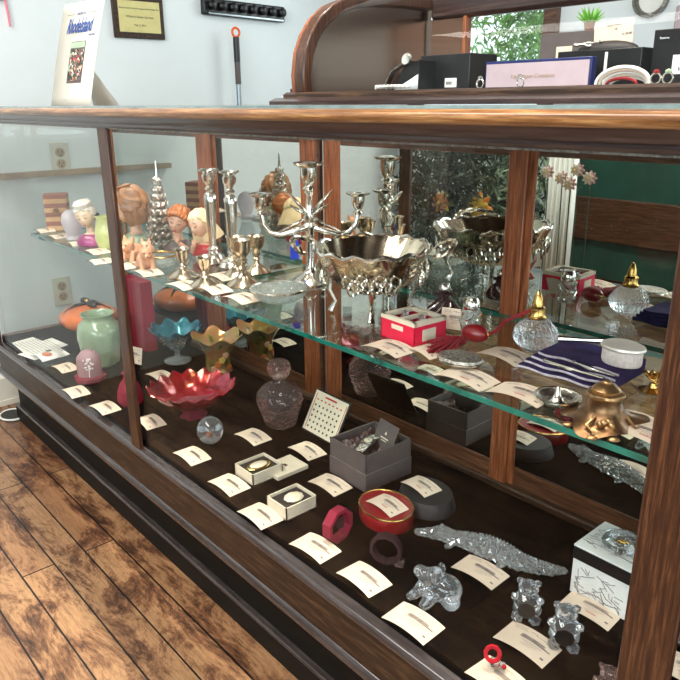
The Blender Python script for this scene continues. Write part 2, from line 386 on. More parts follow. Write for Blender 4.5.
#%% ---------------------------------------------------------------- display case
case = thing('display_case', 'long antique wooden shop display case with glass front and mirrored sliding doors', 'display case', (0, 0, FZ))
def cp(g, name, mat, parent=None, **kw):
    if parent is None:
        for i, v in enumerate(g.v): g.v[i] = (v[0], v[1], v[2]-FZ)
    return g.build(name, mat, parent or case, **kw)
def xprism(prof, x0, x1):            # profile in (y, z) swept along X
    g = G(); n = len(prof)
    g.add([(x0, y, z) for y, z in prof] + [(x1, y, z) for y, z in prof],
          [tuple(range(n)), tuple(range(2*n-1, n-1, -1))] + [(i, i+n, (i+1) % n+n, (i+1) % n) for i in range(n)]); return g
def arc(cy, cz, r, a0, a1, n=8):
    return [(cy+r*math.cos(math.radians(a0+(a1-a0)*i/n)), cz+r*math.sin(math.radians(a0+(a1-a0)*i/n))) for i in range(n+1)]
cp(xprism([(.045, FZ), (.045, .155), (.56, .155), (.56, FZ)], XL, XR), 'base_panel', 'panel', bevel=.001)
cp(xprism([(.032, FZ), (.032, .012), (.036, .017), (.044, .019), (.05, .019), (.05, FZ)], XL-.012, XR+.012), 'plinth_board', 'panel')
cp(xprism([(.046, .015)] + arc(.034, .0195, .005, 250, 60) + [(.046, .024)], XL-.012, XR+.012), 'plinth_bead', 'bead')
cp(xprism([(.035, .15)] + arc(.006, .163, .014, 250, 110) + [(.035, .18)], XL-.02, XR+.02), 'lower_bead_moulding', 'bead')
cp(xprism([(.0, .17), (.0, .262), (.02, .268), (.58, .268), (.58, .17)], XL, XR), 'bottom_rail', 'walnut')
cp(xprism([(.012, .262)] + arc(.001, .268, .011, 240, 90) + [(.012, .282)], XL-.01, XR+.01), 'upper_bead_moulding', 'bead')
cp(G().box(XL+.03, XR-.03, .0125, .468, .26, D), 'deck', 'deck')
# posts
for x0 in (XL, -1.54, -.279, XR-.05):
    cp(G().box(x0, x0+(.046 if x0 < -1 else .056), -.004, .0075, .275, 1.045), 'front_post', 'walnut_v', bevel=.003)
for x0 in (XL, XR-.04): cp(G().box(x0, x0+.04, .49, .56, .262, 1.045), 'rear_post', 'walnut_v', bevel=.003)
cp(G().box(XL, XL+.025, .02, .5, .262, .30), 'end_bottom_rail', 'oak_h', bevel=.003)
for a, b in ((XL+.05, -1.545), (-1.48, -.282), (-.218, XR-.05)):
    cp(G().box(a, b, .008, .0115, .27, 1.045), 'front_pane', 'pane', smooth=False)
cp(G().box(XL+.008, XL+.0115, .03, .49, .29, 1.045), 'end_pane', 'endpane', smooth=False)
cp(G().box(XR-.0115, XR-.008, .03, .49, .27, 1.045), 'end_pane', 'endpane', smooth=False)
# top frame
def ring(g, y0, y1, z0, z1, t, o=0):
    g.box(XL-o, XR+o, y0-o, y0+t, z0, z1).box(XL-o, XR+o, y1-t, y1+o, z0, z1)
    g.box(XL-o, XL+t, y0+t, y1-t, z0, z1).box(XR-t, XR+o, y0+t, y1-t, z0, z1); return g
cp(xprism([(.04, 1.056)] + arc(-.022, 1.0635, .0085, 270, 90) + [(.04, 1.072)], XL-.03, XR+.03), 'top_front_edge', 'bull')
cp(xprism([(.03, 1.033), (-.006, 1.033), (-.010, 1.037), (-.010, 1.041), (-.014, 1.043), (-.022, 1.056), (.03, 1.056)], XL-.02, XR+.02), 'top_cove_moulding', 'cove')
for x0, x1, y0 in ((XL-.03, XL+.03, .035), (XR-.03, XR+.03, .035), (XL+.03, XR-.03, .54)): cp(G().box(x0, x1, y0, .60, 1.033, 1.072), 'top_side_frame', 'walnut')
cp(G().box(XL+.0, XR, -.015, .59, 1.0722, 1.076), 'top_pane', 'pane', smooth=False)
cp(G().box(XL-.002, XR, -.0165, -.0152, 1.0722, 1.076), 'top_pane_edge', 'paneedge', smooth=False)
cp(xprism([(.0, 1.030), (.012, 1.030), (.012, 1.0335), (.0, 1.0335)], XL, XR), 'glazing_bead', 'pewter')
# back frame and sliding mirrored doors
cp(G().box(XL+.03, XR-.03, .462, .58, .262, .315), 'door_sill', 'walnut', bevel=.004)
cp(G().box(XL+.03, XR-.03, .455, .58, 1.008, 1.04), 'door_header', 'oak_h', bevel=.003)
def door(x0, x1, y, mat='oak', sl=.07, sr=.07):
    z0, z1 = .312, 1.01
    d = cp(G().box(x0+sl-.005, x1-sr+.005, y+.0012, y+.0045, z0+.04, .99), 'mirror_door', 'mirror', smooth=False)
    d['label'] = 'mirrored sliding door panel'
    for a, b in ((x0, x0+sl), (x1-sr, x1)): G().box(a, b, y, y+.008, z0-FZ, z1-FZ).build('door_stile', mat, d, bevel=.002)
    for a, b in ((z0, z0+.047), (.984, z1)): G().box(x0+sl, x1-sr, y+.0004, y+.0076, a-FZ, b-FZ).build('door_rail', 'oak_h', d, bevel=.002)
    return d
door(-2.585, -1.86, .468, 'oak', .07, .08)
door(-1.93, -1.366, .477, 'oak', .086, .083)
door(-1.345, -.768, .468, 'oak', .061, .041)
door(-.83, -.20, .477, 'oak', .078, .07)
door(-.265, .38, .468); door(.33, .92, .477)
# shelf standard with holes
for x in (-1.362, .3):
    st = cp(G().box(x, x+.012, .462, .468, .315, 1.01), 'shelf_standard', 'walnut_v')
    h = G()
    for k in range(26): h.box(x+.0035, x+.0085, .4612, .4622, .33-FZ+k*.025, .338-FZ+k*.025)
    h.build('slot_holes', 'ink', st, smooth=False)
# glass shelves (three lengths end to end)
def shelf(x0, x1, label):
    o = thing('glass_shelf', label, 'shelf', ((x0+x1)/2, .284, S-.0085)); w = (x1-x0)/2
    G().box(-w+.001, w-.001, -.181, .180, 0, .0085).build('shelf_plate', 'shelfglass', o, smooth=False)
    g = G().box(-w, w, -.1825, -.181, 0, .0085).box(-w, w, .180, .1815, 0, .0085)
    g.box(-w, -w+.001, -.181, .180, 0, .0085).box(w-.001, w, -.181, .180, 0, .0085)
    e = g.build('polished_edge', 'edge', o, smooth=False); e['label'] = 'green polished glass edge'
    for sx in (-w+.1, w-.1):
        G().box(sx-.006, sx+.006, .13, .176, -.012, -.0005).build('shelf_bracket', 'pewter', o)
    return o
shelf(-2.40, -1.40, 'left glass shelf holding head vases and small candlesticks')
shelf(-1.395, -.29, 'long middle glass shelf holding the silver bowl and perfume bottles')
shelf(-.285, .80, 'right glass shelf behind the thick right-hand post')

#%% ---------------------------------------------------------------- small helpers for goods
def price_marks(w, h, curve, seed=1):
    r = random.Random(seed); g = G()
    def q(x0, x1, y0, y1):
        zs = [curve(x) + .0004 for x in (x0, x1)]
        g.add([(x0, y0, zs[0]), (x1, y0, zs[1]), (x1, y1, zs[1]), (x0, y1, zs[0])], [(0, 1, 2, 3)])
    x = -w*.16
    while x < w*.30:
        d = r.choice((.0007, .0012, .0018)); q(x, x+d, h*.02, h*.17); x += d + r.choice((.0007, .001))
    for yy, a, b in ((.38, -.38, -.18), (.30, -.38, -.12), (-.06, -.1, .26), (-.14, -.02, .2), (-.22, -.06, .14), (.36, -.05, .05), (.32, .05, .38)):
        x = w*a
        while x < w*b:
            d = r.uniform(.001, .004); q(x, x+d, h*yy, h*yy+.0009); x += d+.0008
    q(w*.36, w*.42, -h*.30, -h*.24); q(w*.30, w*.42, h*.04, h*.08)
    return g
TAGS = {}
def price_card(px, py, z, label, rz=0, kind=0, w=.09, h=.056, tilt=0):
    p = at(px, py, z) + Vector((0, 0, .0008))
    key = (kind, w)
    if key not in TAGS:
        curve = lambda x: .0065*max(0, 1-(x/(w/2))**2)
        t = thing('price_card', label, 'price card', p, rz, 'curled cream price cards in the case'); g = G(); n = 14
        for s_ in (0, 1):
            g.add([(-w/2+w*i/n, yy*h/2, curve(-w/2+w*i/n) - .0003*s_) for i in range(n+1) for yy in (-1, 1)],
                  [(2*i, 2*i+2, 2*i+3, 2*i+1) for i in range(n)])
        g.build('card', 'paper', t, angle=80)
        price_marks(w, h, curve, kind+3).build('printed_marks', 'greyink', t, smooth=False)
        if kind == 1:
            m_ = G(); 
            for k in range(4):
                x = w*(.0+k*.05); m_.add([(x, -h*.30, curve(x)+.0005), (x+.003, -h*.30, curve(x+.003)+.0005), (x+.003, -h*.26, curve(x+.003)+.0005), (x, -h*.26, curve(x)+.0005)], [(0, 1, 2, 3)])
            m_.build('red_price', 'redink', t, smooth=False)
        TAGS[key] = t
    else:
        t = copy_tree(TAGS[key], p, rz, label)
    if tilt: t.rotation_euler = (tilt, 0, rz)
    return t

#%% ---------------------------------------------------------------- lower deck goods, left to right
DECK0 = set(SC.objects)
p = at(37, 348, D) + Vector((0, 0, .0008))
t = thing('printed_leaflet', 'large white cross-shaped printed leaflet at the left end of the lower deck', 'leaflet', p, math.radians(4))
g = G(); L = [(-.12, -.04), (.02, -.055), (.02, -.075), (.12, -.06), (.12, .0), (.16, .01), (.15, .05), (.06, .055), (.05, .09), (-.07, .085), (-.06, .045), (-.13, .04)]
g.prism(L, 0, .0008); g.build('sheet', 'white', t, smooth=False)
g = G()
for k in range(9):
    y = -.038 + k*.012; random.seed(k); x = -.1
    while x < .1:
        d = random.uniform(.003, .012); g.add([(x, y, .0011), (x+d, y, .0011), (x+d, y+.0028, .0011), (x, y+.0028, .0011)], [(0, 1, 2, 3)]); x += d+.003
g.build('printed_lines', 'brow', t, smooth=False)
p = at(48, 357, D)+Vector((0, 0, .001))
t = thing('picture_card', 'small picture card with orange and grey flower print on the leaflet', 'card', p, .1)
g = G(); n = 8
g.add([(-.045+.09*i/n, y, .003+.012*(1-(2*i/n-1)**2)) for i in range(n+1) for y in (-.04, .04)], [(2*i, 2*i+2, 2*i+3, 2*i+1) for i in range(n)])
g.build('card', 'white', t, solid=.0006)
G().ell((.01, -.008, .0148), (.022, .016, .001), 12, 6).build('orange_print', 'orange', t)
G().ell((-.012, .012, .0142), (.018, .01, .001), 12, 6).build('grey_print', 'charcoal', t)

p = at(90, 329, D)
t = thing('pumpkin_dish', 'squat orange glass pumpkin-shaped dish with black bow on its lid', 'dish', p)
pr = [(.035, 0), (.07, .008), (.098, .03), (.104, .05), (.098, .068), (.075, .086), (.05, .094), (0.0, .098)]
G().lathe(pr, 48, lambda r, z, a: (r*(1+.045*abs(math.sin(4*a))), z)).build('body', 'orange', t)
g = G()
for a in (0.2, 2.9): g.ell((.03*math.cos(a), .03*math.sin(a), .104), (.034, .016, .012), 14, 8)
for a in (.9, 2.2, 4.6): g.tube([(0, 0, .1), (.04*math.cos(a), .04*math.sin(a), .1), (.08*math.cos(a), .08*math.sin(a), .08), (.1*math.cos(a), .1*math.sin(a), .06)], [.006, .006, .005, .002], 6)
g.build('bow', 'black', t)
G().ell((0, 0, .112), (.01, .008, .007), 10, 6).build('knob', 'gold', t)

p = at(103, 364, D)
t = thing('green_vase', 'pale green glazed pottery vase with short neck and moulded leaves', 'vase', p)
pr = [(.045, 0), (.056, .01), (.060, .05), (.068, .09), (.069, .115), (.062, .14), (.050, .152), (.047, .158), (.049, .168), (.054, .174), (.05, .175), (.042, .166), (.04, .15), (.04, .1), (0, .09)]
G().lathe(pr, 48, lambda r, z, a: (r*(1+(.05*max(0, math.sin(3*a+z*26)) if .02 < z < .145 and r > .041 else 0)), z)).build('body', 'celadon', t)

p = at(91, 381, D)
t = thing('glass_bell_jar', 'small pink frosted glass dome with a white tree design', 'glass dome', p)
G().lathe([(.03, 0), (.043, .006), (.046, .02), (.044, .022), (.036, .024), (.0, .024)], 32, lambda r, z, a: (r*(1+.06*math.sin(8*a)), z)).build('scalloped_base', 'redglass', t)
G().lathe([(.036, .022), (.037, .06), (.033, .082), (.02, .097), (0, .102)], 32).build('dome', 'rosedome', t)
g = G(); fx = RZ(math.radians(66))
g.tube([(0, -.0378, .026), (.001, -.038, .05), (0, -.0375, .066)], .0014, 5, fx)
random.seed(3)
for k in range(26):
    a = random.uniform(-.38, .38); z = random.uniform(.05, .086); r = .0385 if z < .07 else .036
    g.ell((r*math.sin(a), -r*math.cos(a), z), (.0026, .0015, .0026), 6, 4, None, fx)
g.build('white_tree', 'white', t)

p = at(131, 403, D)
t = thing('ruby_cruet', 'dark ruby glass bottle standing behind the slim front post', 'bottle', p)
G().lathe([(.03, 0), (.036, .01), (.034, .035), (.026, .06), (.014, .075), (.013, .09), (.018, .094), (0, .094)], 20, lambda r, z, a: (r*(1+.05*math.cos(6*a)), z)).build('body', 'redglass', t)
G().ell((-.03, -.01, .01), (.012, .01, .009), 10, 6).build('clear_foot', 'crystal', t)

p = at(144, 347, D)
t = thing('gift_box', 'tall crimson gift box standing upright against the back of the case', 'box', p, math.radians(0))
G().box(-.075, .06, -.022, .022, 0, .245).build('box', 'crimson', t, bevel=.002)
G().box(-.0755, -.03, -.0225, .0225, .001, .246).build('paler_side', 'redglass', t, bevel=.001)

def ruffle(g, prof, lobes, amp_r, amp_z, z0, n=96, extra=None, ph=0, sharp=False):
    zt = max(z for r, z in prof); 
    def fn(r, z, a):
        w = max(0, (z-z0)/(zt-z0))**3.2
        s_ = math.sin(lobes*a+ph)
        if sharp: s_ = 2/PI*math.asin(s_)
        rr, zz = r*(1+amp_r*w*s_), z+amp_z*w*s_
        if extra: rr, zz = extra(rr, zz, a, w)
        return rr, zz
    g.lathe(prof, n, fn); return g
p = at(178, 361, D)
t = thing('blue_compote', 'blue opalescent glass compote with ruffled rim on a round foot', 'compote', p)
G().lathe([(.0, .002), (.042, 0), (.044, .004), (.02, .012), (.009, .02), (.008, .036), (.012, .042), (0, .043)], 32).build('foot', 'clearbowl', t)
b = ruffle(G(), [(.01, .04), (.032, .05), (.052, .072), (.066, .098), (.083, .118), (.081, .119), (.063, .1), (.048, .074), (.028, .054), (0, .048)], 9, .06, .008, .045).build('bowl', 'blueglass', t)
g = G()
for k in range(14):
    a = -.6+k*.1; 
    for j in range(3): g.ell(((.055+.006*j)*math.sin(a+.9), -(.055+.006*j)*math.cos(a+.9), .074+.011*j+.004*math.sin(k*2)), (.004, .002, .005), 6, 4)
g.build('silver_overlay', 'silver', b)

p = at(219, 371, D)
t = thing('ruffled_amber_vase', 'iridescent amber glass vase with ruffled lip and painted flowers', 'vase', p, .4)
b = ruffle(G(), [(.040, 0), (.046, .005), (.042, .015), (.040, .04), (.043, .07), (.057, .098), (.078, .118), (.076, .119), (.053, .099), (.037, .07), (.034, .03), (0, .02)], 6, .09, .010, .06).build('body', 'amberglass', t)
random.seed(5)
for k in range(7):
    a = random.uniform(0, 2*PI) if k > 4 else .3+.3*k; z = .022+.014*(k % 4); r = .043
    g = G()
    for j in range(5):
        q = 2*PI*j/5; g.ell((.006*math.cos(q), -.0005, .006*math.sin(q)), (.0055, .0018, .0055), 8, 5, None, RZ(a)@T(0, -r, z))
    f = g.build('painted_flower', ('peach', 'orange', 'petal_y')[k % 3], b); f['label'] = 'painted flower'

p = at(194, 415, D)
t = thing('ruby_ruffled_bowl', 'ruby red carnival glass bowl with sharply crimped rim on a flared foot', 'bowl', p)
G().lathe([(.036, 0), (.034, .004), (.024, .014), (.016, .026), (.018, .032), (0, .033)], 40, lambda r, z, a: (r*(1+(.1 if z < .01 else 0)*math.sin(6*a)), z)).build('foot', 'redglass', t)
ruffle(G(), [(.015, .03), (.045, .033), (.072, .043), (.093, .060), (.108, .078), (.116, .088), (.114, .0885), (.104, .079), (.089, .063), (.068, .047), (.04, .038), (0, .036)], 17, .04, .0065, .035, 204, sharp=True).build('bowl', 'ruby', t)

p = at(211, 443, D)
t = thing('glass_globe', 'clear glass globe paperweight with white and amber inclusions', 'paperweight', p)
G().ell((0, 0, .036), (.033, .033, .036), 32, 20).build('globe', 'crystal', t)
G().ell((0, 0, .016), (.017, .017, .01), 16, 10, lambda d: 1+.12*math.sin(5*d.x+8*d.y)).build('white_swirl', 'white', t)
G().ell((.002, -.004, .03), (.008, .006, .006), 12, 8).build('amber_flower', 'orange', t)

p = at(281, 424, D)
t = thing('pinch_decanter', 'pale pink crackled glass pinch decanter with round stopper', 'decanter', p, .5)
def pinch(r, z, a):
    k = math.exp(-((z-.055)/.035)**2); return r*(1-.2*k*abs(math.cos(1.5*a))**3 + .05*k), z
G().lathe([(.036, 0), (.042, .004), (.05, .03), (.062, .065), (.06, .09), (.045, .108), (.024, .12), (.019, .126), (.018, .13), (0, .13)], 60, pinch).build('body', 'pinkglass', t)
G().lathe([(.014, .13), (.02, .134), (.028, .146), (.031, .16), (.029, .172), (.022, .178), (.014, .172), (.006, .166), (0, .165)], 28).build('stopper', 'pinkglass', t)

# folding calendar card
p = at(333, 448, D)
t = thing('calendar_case', 'open cream folding calendar with red lettering beside the watch box', 'calendar', p, math.radians(-2)); t.scale = (1.15, 1.15, 1.15)
mx = T(-.055, .0, .004)@RX(math.radians(62))
G().box(-.06, .06, 0, .1, -.004, 0, mx).build('back_cover', 'black', t, bevel=.001)
G().box(-.056, .056, .004, .096, .0, .001, mx).build('calendar_page', 'cream', t, smooth=False)
g = G()
for r_ in range(5):
    for c_ in range(7): 
        x = -.044+c_*.0135; y = .012+r_*.0125; g.box(x, x+.0045, y, y+.0045, .001, .0014, mx)
g.build('day_numbers', 'ink', t, smooth=False)
g = G()
for x in (-.05, .052): g.box(x, x+.0015, .01, .09, .001, .0014, mx)
for k in range(7): g.box(-.044+k*.0135, -.038+k*.0135, .076, .079, .001, .0014, mx)
g.box(-.02, .02, .086, .09, .001, .0014, mx); g.build('red_lettering', 'redink', t, smooth=False)

def open_box(name, label, cat, p, rz, w, d, h, wall, mat, lin):
    t = thing(name, label, cat, p, rz)
    G().box(-w, w, -d, d, 0, .003).box(-w, w, -d, -d+wall, 0, h).box(-w, w, d-wall, d, 0, h).box(-w, -w+wall, -d, d, 0, h).box(w-wall, w, -d, d, 0, h).build('box_tray', mat, t, smooth=False)
    return t
# watch box
p = at(367, 474, D); p.y += .01
t = open_box('watch_box', 'square charcoal gift box holding a watch on brown satin', 'watch box', p, math.radians(-2), .062, .068, .088, .004, 'charcoal', 'tissue')
G().box(-.0635, .0635, -.0695, .0695, 0, .044).build('lower_half', 'charcoal', t, bevel=.0015)
g = G(); n = 26
g.add([(-.057+.114*i/n, -.063+.126*j/n, .07+.016*noise.noise(Vector((i*.35, j*.35, 3.1)))) for j in range(n+1) for i in range(n+1)],
      [(j*(n+1)+i, j*(n+1)+i+1, (j+1)*(n+1)+i+1, (j+1)*(n+1)+i) for j in range(n) for i in range(n)])
g.build('satin_lining', 'tissue', t)
w = thing('wristwatch', 'square-faced bracelet wristwatch lying in the charcoal box', 'watch', p+Vector((.008, -.015, .084)), math.radians(20))
G().box(-.014, .014, -.013, .013, 0, .007).build('watch_case', 'pewter', w, bevel=.002)
G().lathe([(.0095, .007), (.0095, .0078), (0, .0078)], 20).build('dial', 'cream', w)
g = G()
for sd in (-1, 1):
    g = G()
    for k in range(5): a, b = sorted((sd*(.0145+k*.006), sd*(.0195+k*.006))); g.box(-.011, .011, a, b, -.001, .004-.0008*k)
    g.build('watch_strap', 'silver_d', w, bevel=.0006)
G().box(-.0004, .0004, 0, .007, .0078, .0082).box(0, .005, -.0004, .0004, .0078, .0082).build('hands', 'ink', w, smooth=False)
w = thing('warranty_card', 'dark grey card with small pale logo standing in the charcoal box', 'card', p+Vector((.022, .01, .066)), math.radians(-8))
mx = RX(math.radians(66))
G().box(-.035, .035, 0, .062, -.0005, .0005, mx).build('card', 'charcoal', w, smooth=False)
G().add([(-.004, .034, .001), (.004, .034, .001), (0, .042, .001)], [(0, 1, 2)], mx).box(-.014, .014, .024, .0265, .0005, .0009, mx).box(-.009, .009, .019, .0205, .0005, .0009, mx).build('logo', 'cream', w, smooth=False)

# cream cameo boxes
def cream_box(px, py, name, label, rz, w, d, h):
    p = at(px, py, D); t = open_box(name, label, 'jewellery box', p, rz, w, d, h, .0025, 'cream', 'black')
    G().box(-w+.003, w-.003, -d+.003, d-.003, .003, h-.007).build('dark_insert', 'blacksatin', t, smooth=False); return p, t
p, t = cream_box(259, 475, 'brooch_box', 'cream card box with an oval cameo brooch, nearer the decanter', 0, .036, .041, .03)
b = thing('cameo_brooch', 'oval cream cameo brooch in the cream box nearer the decanter', 'brooch', p+Vector((0, 0, .0235)), 0)
G().lathe([(.022, 0), (.024, .002), (.022, .004), (0, .004)], 28, None, Matrix.Diagonal((.8, 1.25, 1, 1))).build('frame', 'gold', b)
G().ell((0, 0, .004), (.014, .022, .003), 18, 8).build('cameo', 'cream', b)
p2 = at(283, 467, D)
t = thing('box_lid', 'cream box lid lying face up beside the cameo box', 'box lid', p2+Vector((.01, .0, 0)), 0)
G().box(-.035, .035, -.048, .04, 0, .010).build('lid', 'cream', t, bevel=.001)
G().box(-.006, .006, -.005, .003, .010, .0104).box(-.01, .01, -.010, -.009, .010, .0104).build('stamp', 'brow', t, smooth=False)
p, t = cream_box(292, 508, 'brooch_box', 'cream card box with a pale brooch, nearer the front rail', 0, .034, .04, .03)
b = thing('oval_brooch', 'pale carved oval brooch in the cream box nearer the front rail', 'brooch', p+Vector((.002, .004, .0235)), 0)
G().ell((0, 0, .002), (.019, .022, .006), 20, 10, lambda d: 1+.05*math.sin(9*math.atan2(d.y, d.x))).build('cameo', 'cream', b)
G().ell((0, 0, .006), (.008, .01, .004), 12, 8).build('carved_head', 'skin_p', b)

# octagonal bangles
def bangle(px, py, label, mat, R, w, rz, n=8, tilt=0):
    p = at(px, py, D); t = thing('glass_bangle', label, 'bangle', p, rz)
    g = G(); v = []; f = []
    for i in range(n):
        a = 2*PI*(i+.5)/n
        for rr, y in ((R, -w), (R, w), (R*.8, w), (R*.8, -w)): v.append((rr*math.cos(a), y, R*math.cos(PI/n)+rr*math.sin(a)))
    for i in range(n):
        j = (i+1) % n
        for k in range(4): f.append((i*4+k, i*4+(k+1) % 4, j*4+(k+1) % 4, j*4+k))
    g.add(v, f); g.build('ring', mat, t, smooth=False)
    return t
t = bangle(338, 539, 'red faceted octagonal glass bangle standing on edge', 'redglass', .036, .010, math.radians(98))
G().box(-.006, .006, -.0105, .0105, .03, .05).build('inner_facet', 'darkglass', t)
t = bangle(386, 562, 'smoky dark glass bangle with a pale clasp', 'darkglass', .031, .008, math.radians(30), 10)
G().box(.018, .034, -.010, .010, .001, .008).build('clasp', 'pinkglass', t)

# oval tins
p = at(386, 518, D); EL = Matrix.Diagonal((.064, .052, 1, 1))
t = thing('oval_tin', 'ox-red oval box with gold rim under a price card', 'box', p, math.radians(-12))
G().lathe([(.98, 0), (1, .002), (1, .028), (.96, .031), (0, .031)], 48, None, EL).build('body', 'oxred', t)
g = G(); g.tube([(.063*math.cos(a*PI/24), .051*math.sin(a*PI/24), .031) for a in range(49)], .0021, 8); g.build('gold_rim', 'gold', t)
p2 = at(426, 503, D); 
t = thing('black_oval_box', 'black satin oval hat-shaped box under a price card', 'box', p2, math.radians(-20))
G().lathe([(1.06, 0), (1.08, .002), (.97, .027), (.92, .03), (0, .03)], 48, None, Matrix.Diagonal((.066, .055, 1, 1))).build('body', 'blacksatin', t)

# crystal crocodile
pts = [(413, 533), (424, 535), (438, 538), (452, 543), (468, 548), (486, 555), (504, 562), (522, 569), (538, 573), (554, 575), (570, 574)]
rs = [.006, .010, .0165, .015, .019, .023, .022, .017, .014, .011, .005]
P0 = at(486, 557, D)
t = thing('crystal_crocodile', 'long clear crystal crocodile with scaly back lying across the deck', 'crystal figurine', P0)
path = []; rad = []
for i in range(len(pts)-1):
    a, b = at(*pts[i], D), at(*pts[i+1], D)
    for k in range(5):
        q = k/5; r = rs[i]*(1-q)+rs[i+1]*q; path.append(a.lerp(b, q)+Vector((0, 0, r*.8))-P0); rad.append(r)
path.append(at(*pts[-1], D)+Vector((0, 0, .004))-P0); rad.append(.003)
g = G(); random.seed(11)
rr = [r*(1+(.10 if i % 2 else -.04)*(1 if i > 9 else 0)) for i, r in enumerate(rad)]
g.tube(path, rr, 15, None, .82)
g.v = [tuple(Vector(v)+Vector((random.uniform(-1, 1), random.uniform(-1, 1), random.uniform(-.6, 1)))*.0017) for v in g.v]
body = g.build('body', 'crystal_s', t, smooth=False)
g = G()
for i in range(10, len(path)-1):
    for s_ in (-.5, 0, .5):
        d = (path[i+1]-path[i]).normalized(); side = Vector((-d.y, d.x, 0)); c = path[i]+side*rad[i]*s_*1.2+Vector((0, 0, rad[i]*(.86-.25*abs(s_))))
        g.add([c+Vector((-.003, 0, -.002)), c+Vector((0, -.003, -.002)), c+Vector((.003, 0, -.002)), c+Vector((0, .003, -.002)), c+Vector((0, 0, .0035))], [(0, 1, 4), (1, 2, 4), (2, 3, 4), (3, 0, 4), (0, 3, 2, 1)])
g.build('back_scales', 'crystal_s', t, smooth=False)
for i, s_ in ((16, -1), (16, 1), (32, -1), (32, 1)):
    d = (path[i+1]-path[i]).normalized(); side = Vector((-d.y, d.x, 0))*s_; c = path[i]
    G().tube([c+side*rad[i]*.5, c+side*rad[i]*1.15-d*.006-Vector((0, 0, .006)), c+side*rad[i]*1.5-d*.014-Vector((0, 0, c.z-.004))], [.007, .006, .004], 7).build('leg', 'crystal_s', t, smooth=False)
g = G()
for s_ in (-1, 1):
    d = (path[11]-path[10]).normalized(); side = Vector((-d.y, d.x, 0))*s_; g.ell(path[10]+side*.008+Vector((0, 0, .013)), (.004, .004, .003), 8, 6)
g.build('eyes', 'crystal', t)

# crystal bulldog / frog figure lying down
P0 = at(436, 600, D)
t = thing('crystal_hound', 'chunky clear crystal dog figurine lying with raised muzzle', 'crystal figurine', P0, math.radians(20))
g = G()
g.ell((.012, .004, .026), (.032, .026, .025), 18, 12); g.ell((-.012, .002, .036), (.022, .02, .022), 16, 10)
g.ell((-.03, .0, .048), (.013, .012, .011), 12, 8); g.ell((-.004, .0, .05), (.016, .018, .012), 12, 8)
g.tube([(-.02, -.012, .03), (-.032, -.02, .014), (-.042, -.022, .006)], [.012, .009, .007], 8)
g.tube([(.0, -.018, .024), (-.006, -.03, .012), (-.012, -.038, .006)], [.014, .011, .008], 8)
g.tube([(-.02, .014, .03), (-.03, .02, .014), (-.038, .022, .006)], [.012, .009, .007], 8)
g.ell((.03, -.012, .016), (.017, .016, .015), 12, 8)
b = g.build('body', 'crystal', t, smooth=True)
q = b.modifiers.new('remesh', 'REMESH'); q.mode = 'VOXEL'; q.voxel_size = .0028; q.use_smooth_shade = True
for y in (-.016, .016): G().ell((.002, y, .054), (.007, .003, .012), 8, 6).build('ear', 'crystal', t, smooth=False)

# white patterned box with crystal ring
p = Vector((-.446, .330, D))
t = thing('quilted_gift_box', 'white patterned cube gift box with black band under its lid', 'gift box', p, math.radians(0))
G().box(-.052, .052, -.050, .050, 0, .068).build('base', 'quilt', t, bevel=.0008)
G().box(-.053, .053, -.051, .051, .068, .092).build('black_band', 'black', t, bevel=.0008)
G().box(-.053, .053, -.051, .051, .092, .0955).build('white_top', 'quilt', t, bevel=.0008)
g = G(); random.seed(9)
for k in range(44):
    x, z, a = random.uniform(-.045, .045), random.uniform(.008, .054), random.uniform(-.7, .7); l = random.uniform(.004, .011)
    g.box(-l, l, -.0507, -.0498, -.00035, .00035, T(max(-.04, min(.04, x)), 0, z)@RY(a+(PI/3 if k % 2 else 0)))
    g.box(-l, l, -.00035, .00035, .0953, .0959, T(max(-.04, min(.04, x)), max(-.04, min(.04, (z-.03)*1.5)), 0)@RZ(a))
g.build('printed_pattern', 'greyink', t, smooth=False)
b = thing('crystal_ring_dish', 'round clear crystal ring on the white patterned box', 'crystal ring', p+Vector((.004, .004, .0957)), 0)
G().lathe([(.012, 0), (.030, 0), (.034, .006), (.031, .013), (.022, .016), (.014, .011), (.011, .004), (.012, 0)], 14).build('ring', 'crystal', b, smooth=False)
G().ell((0, 0, .005), (.011, .011, .004), 12, 6).build('amber_centre', 'gold', b)

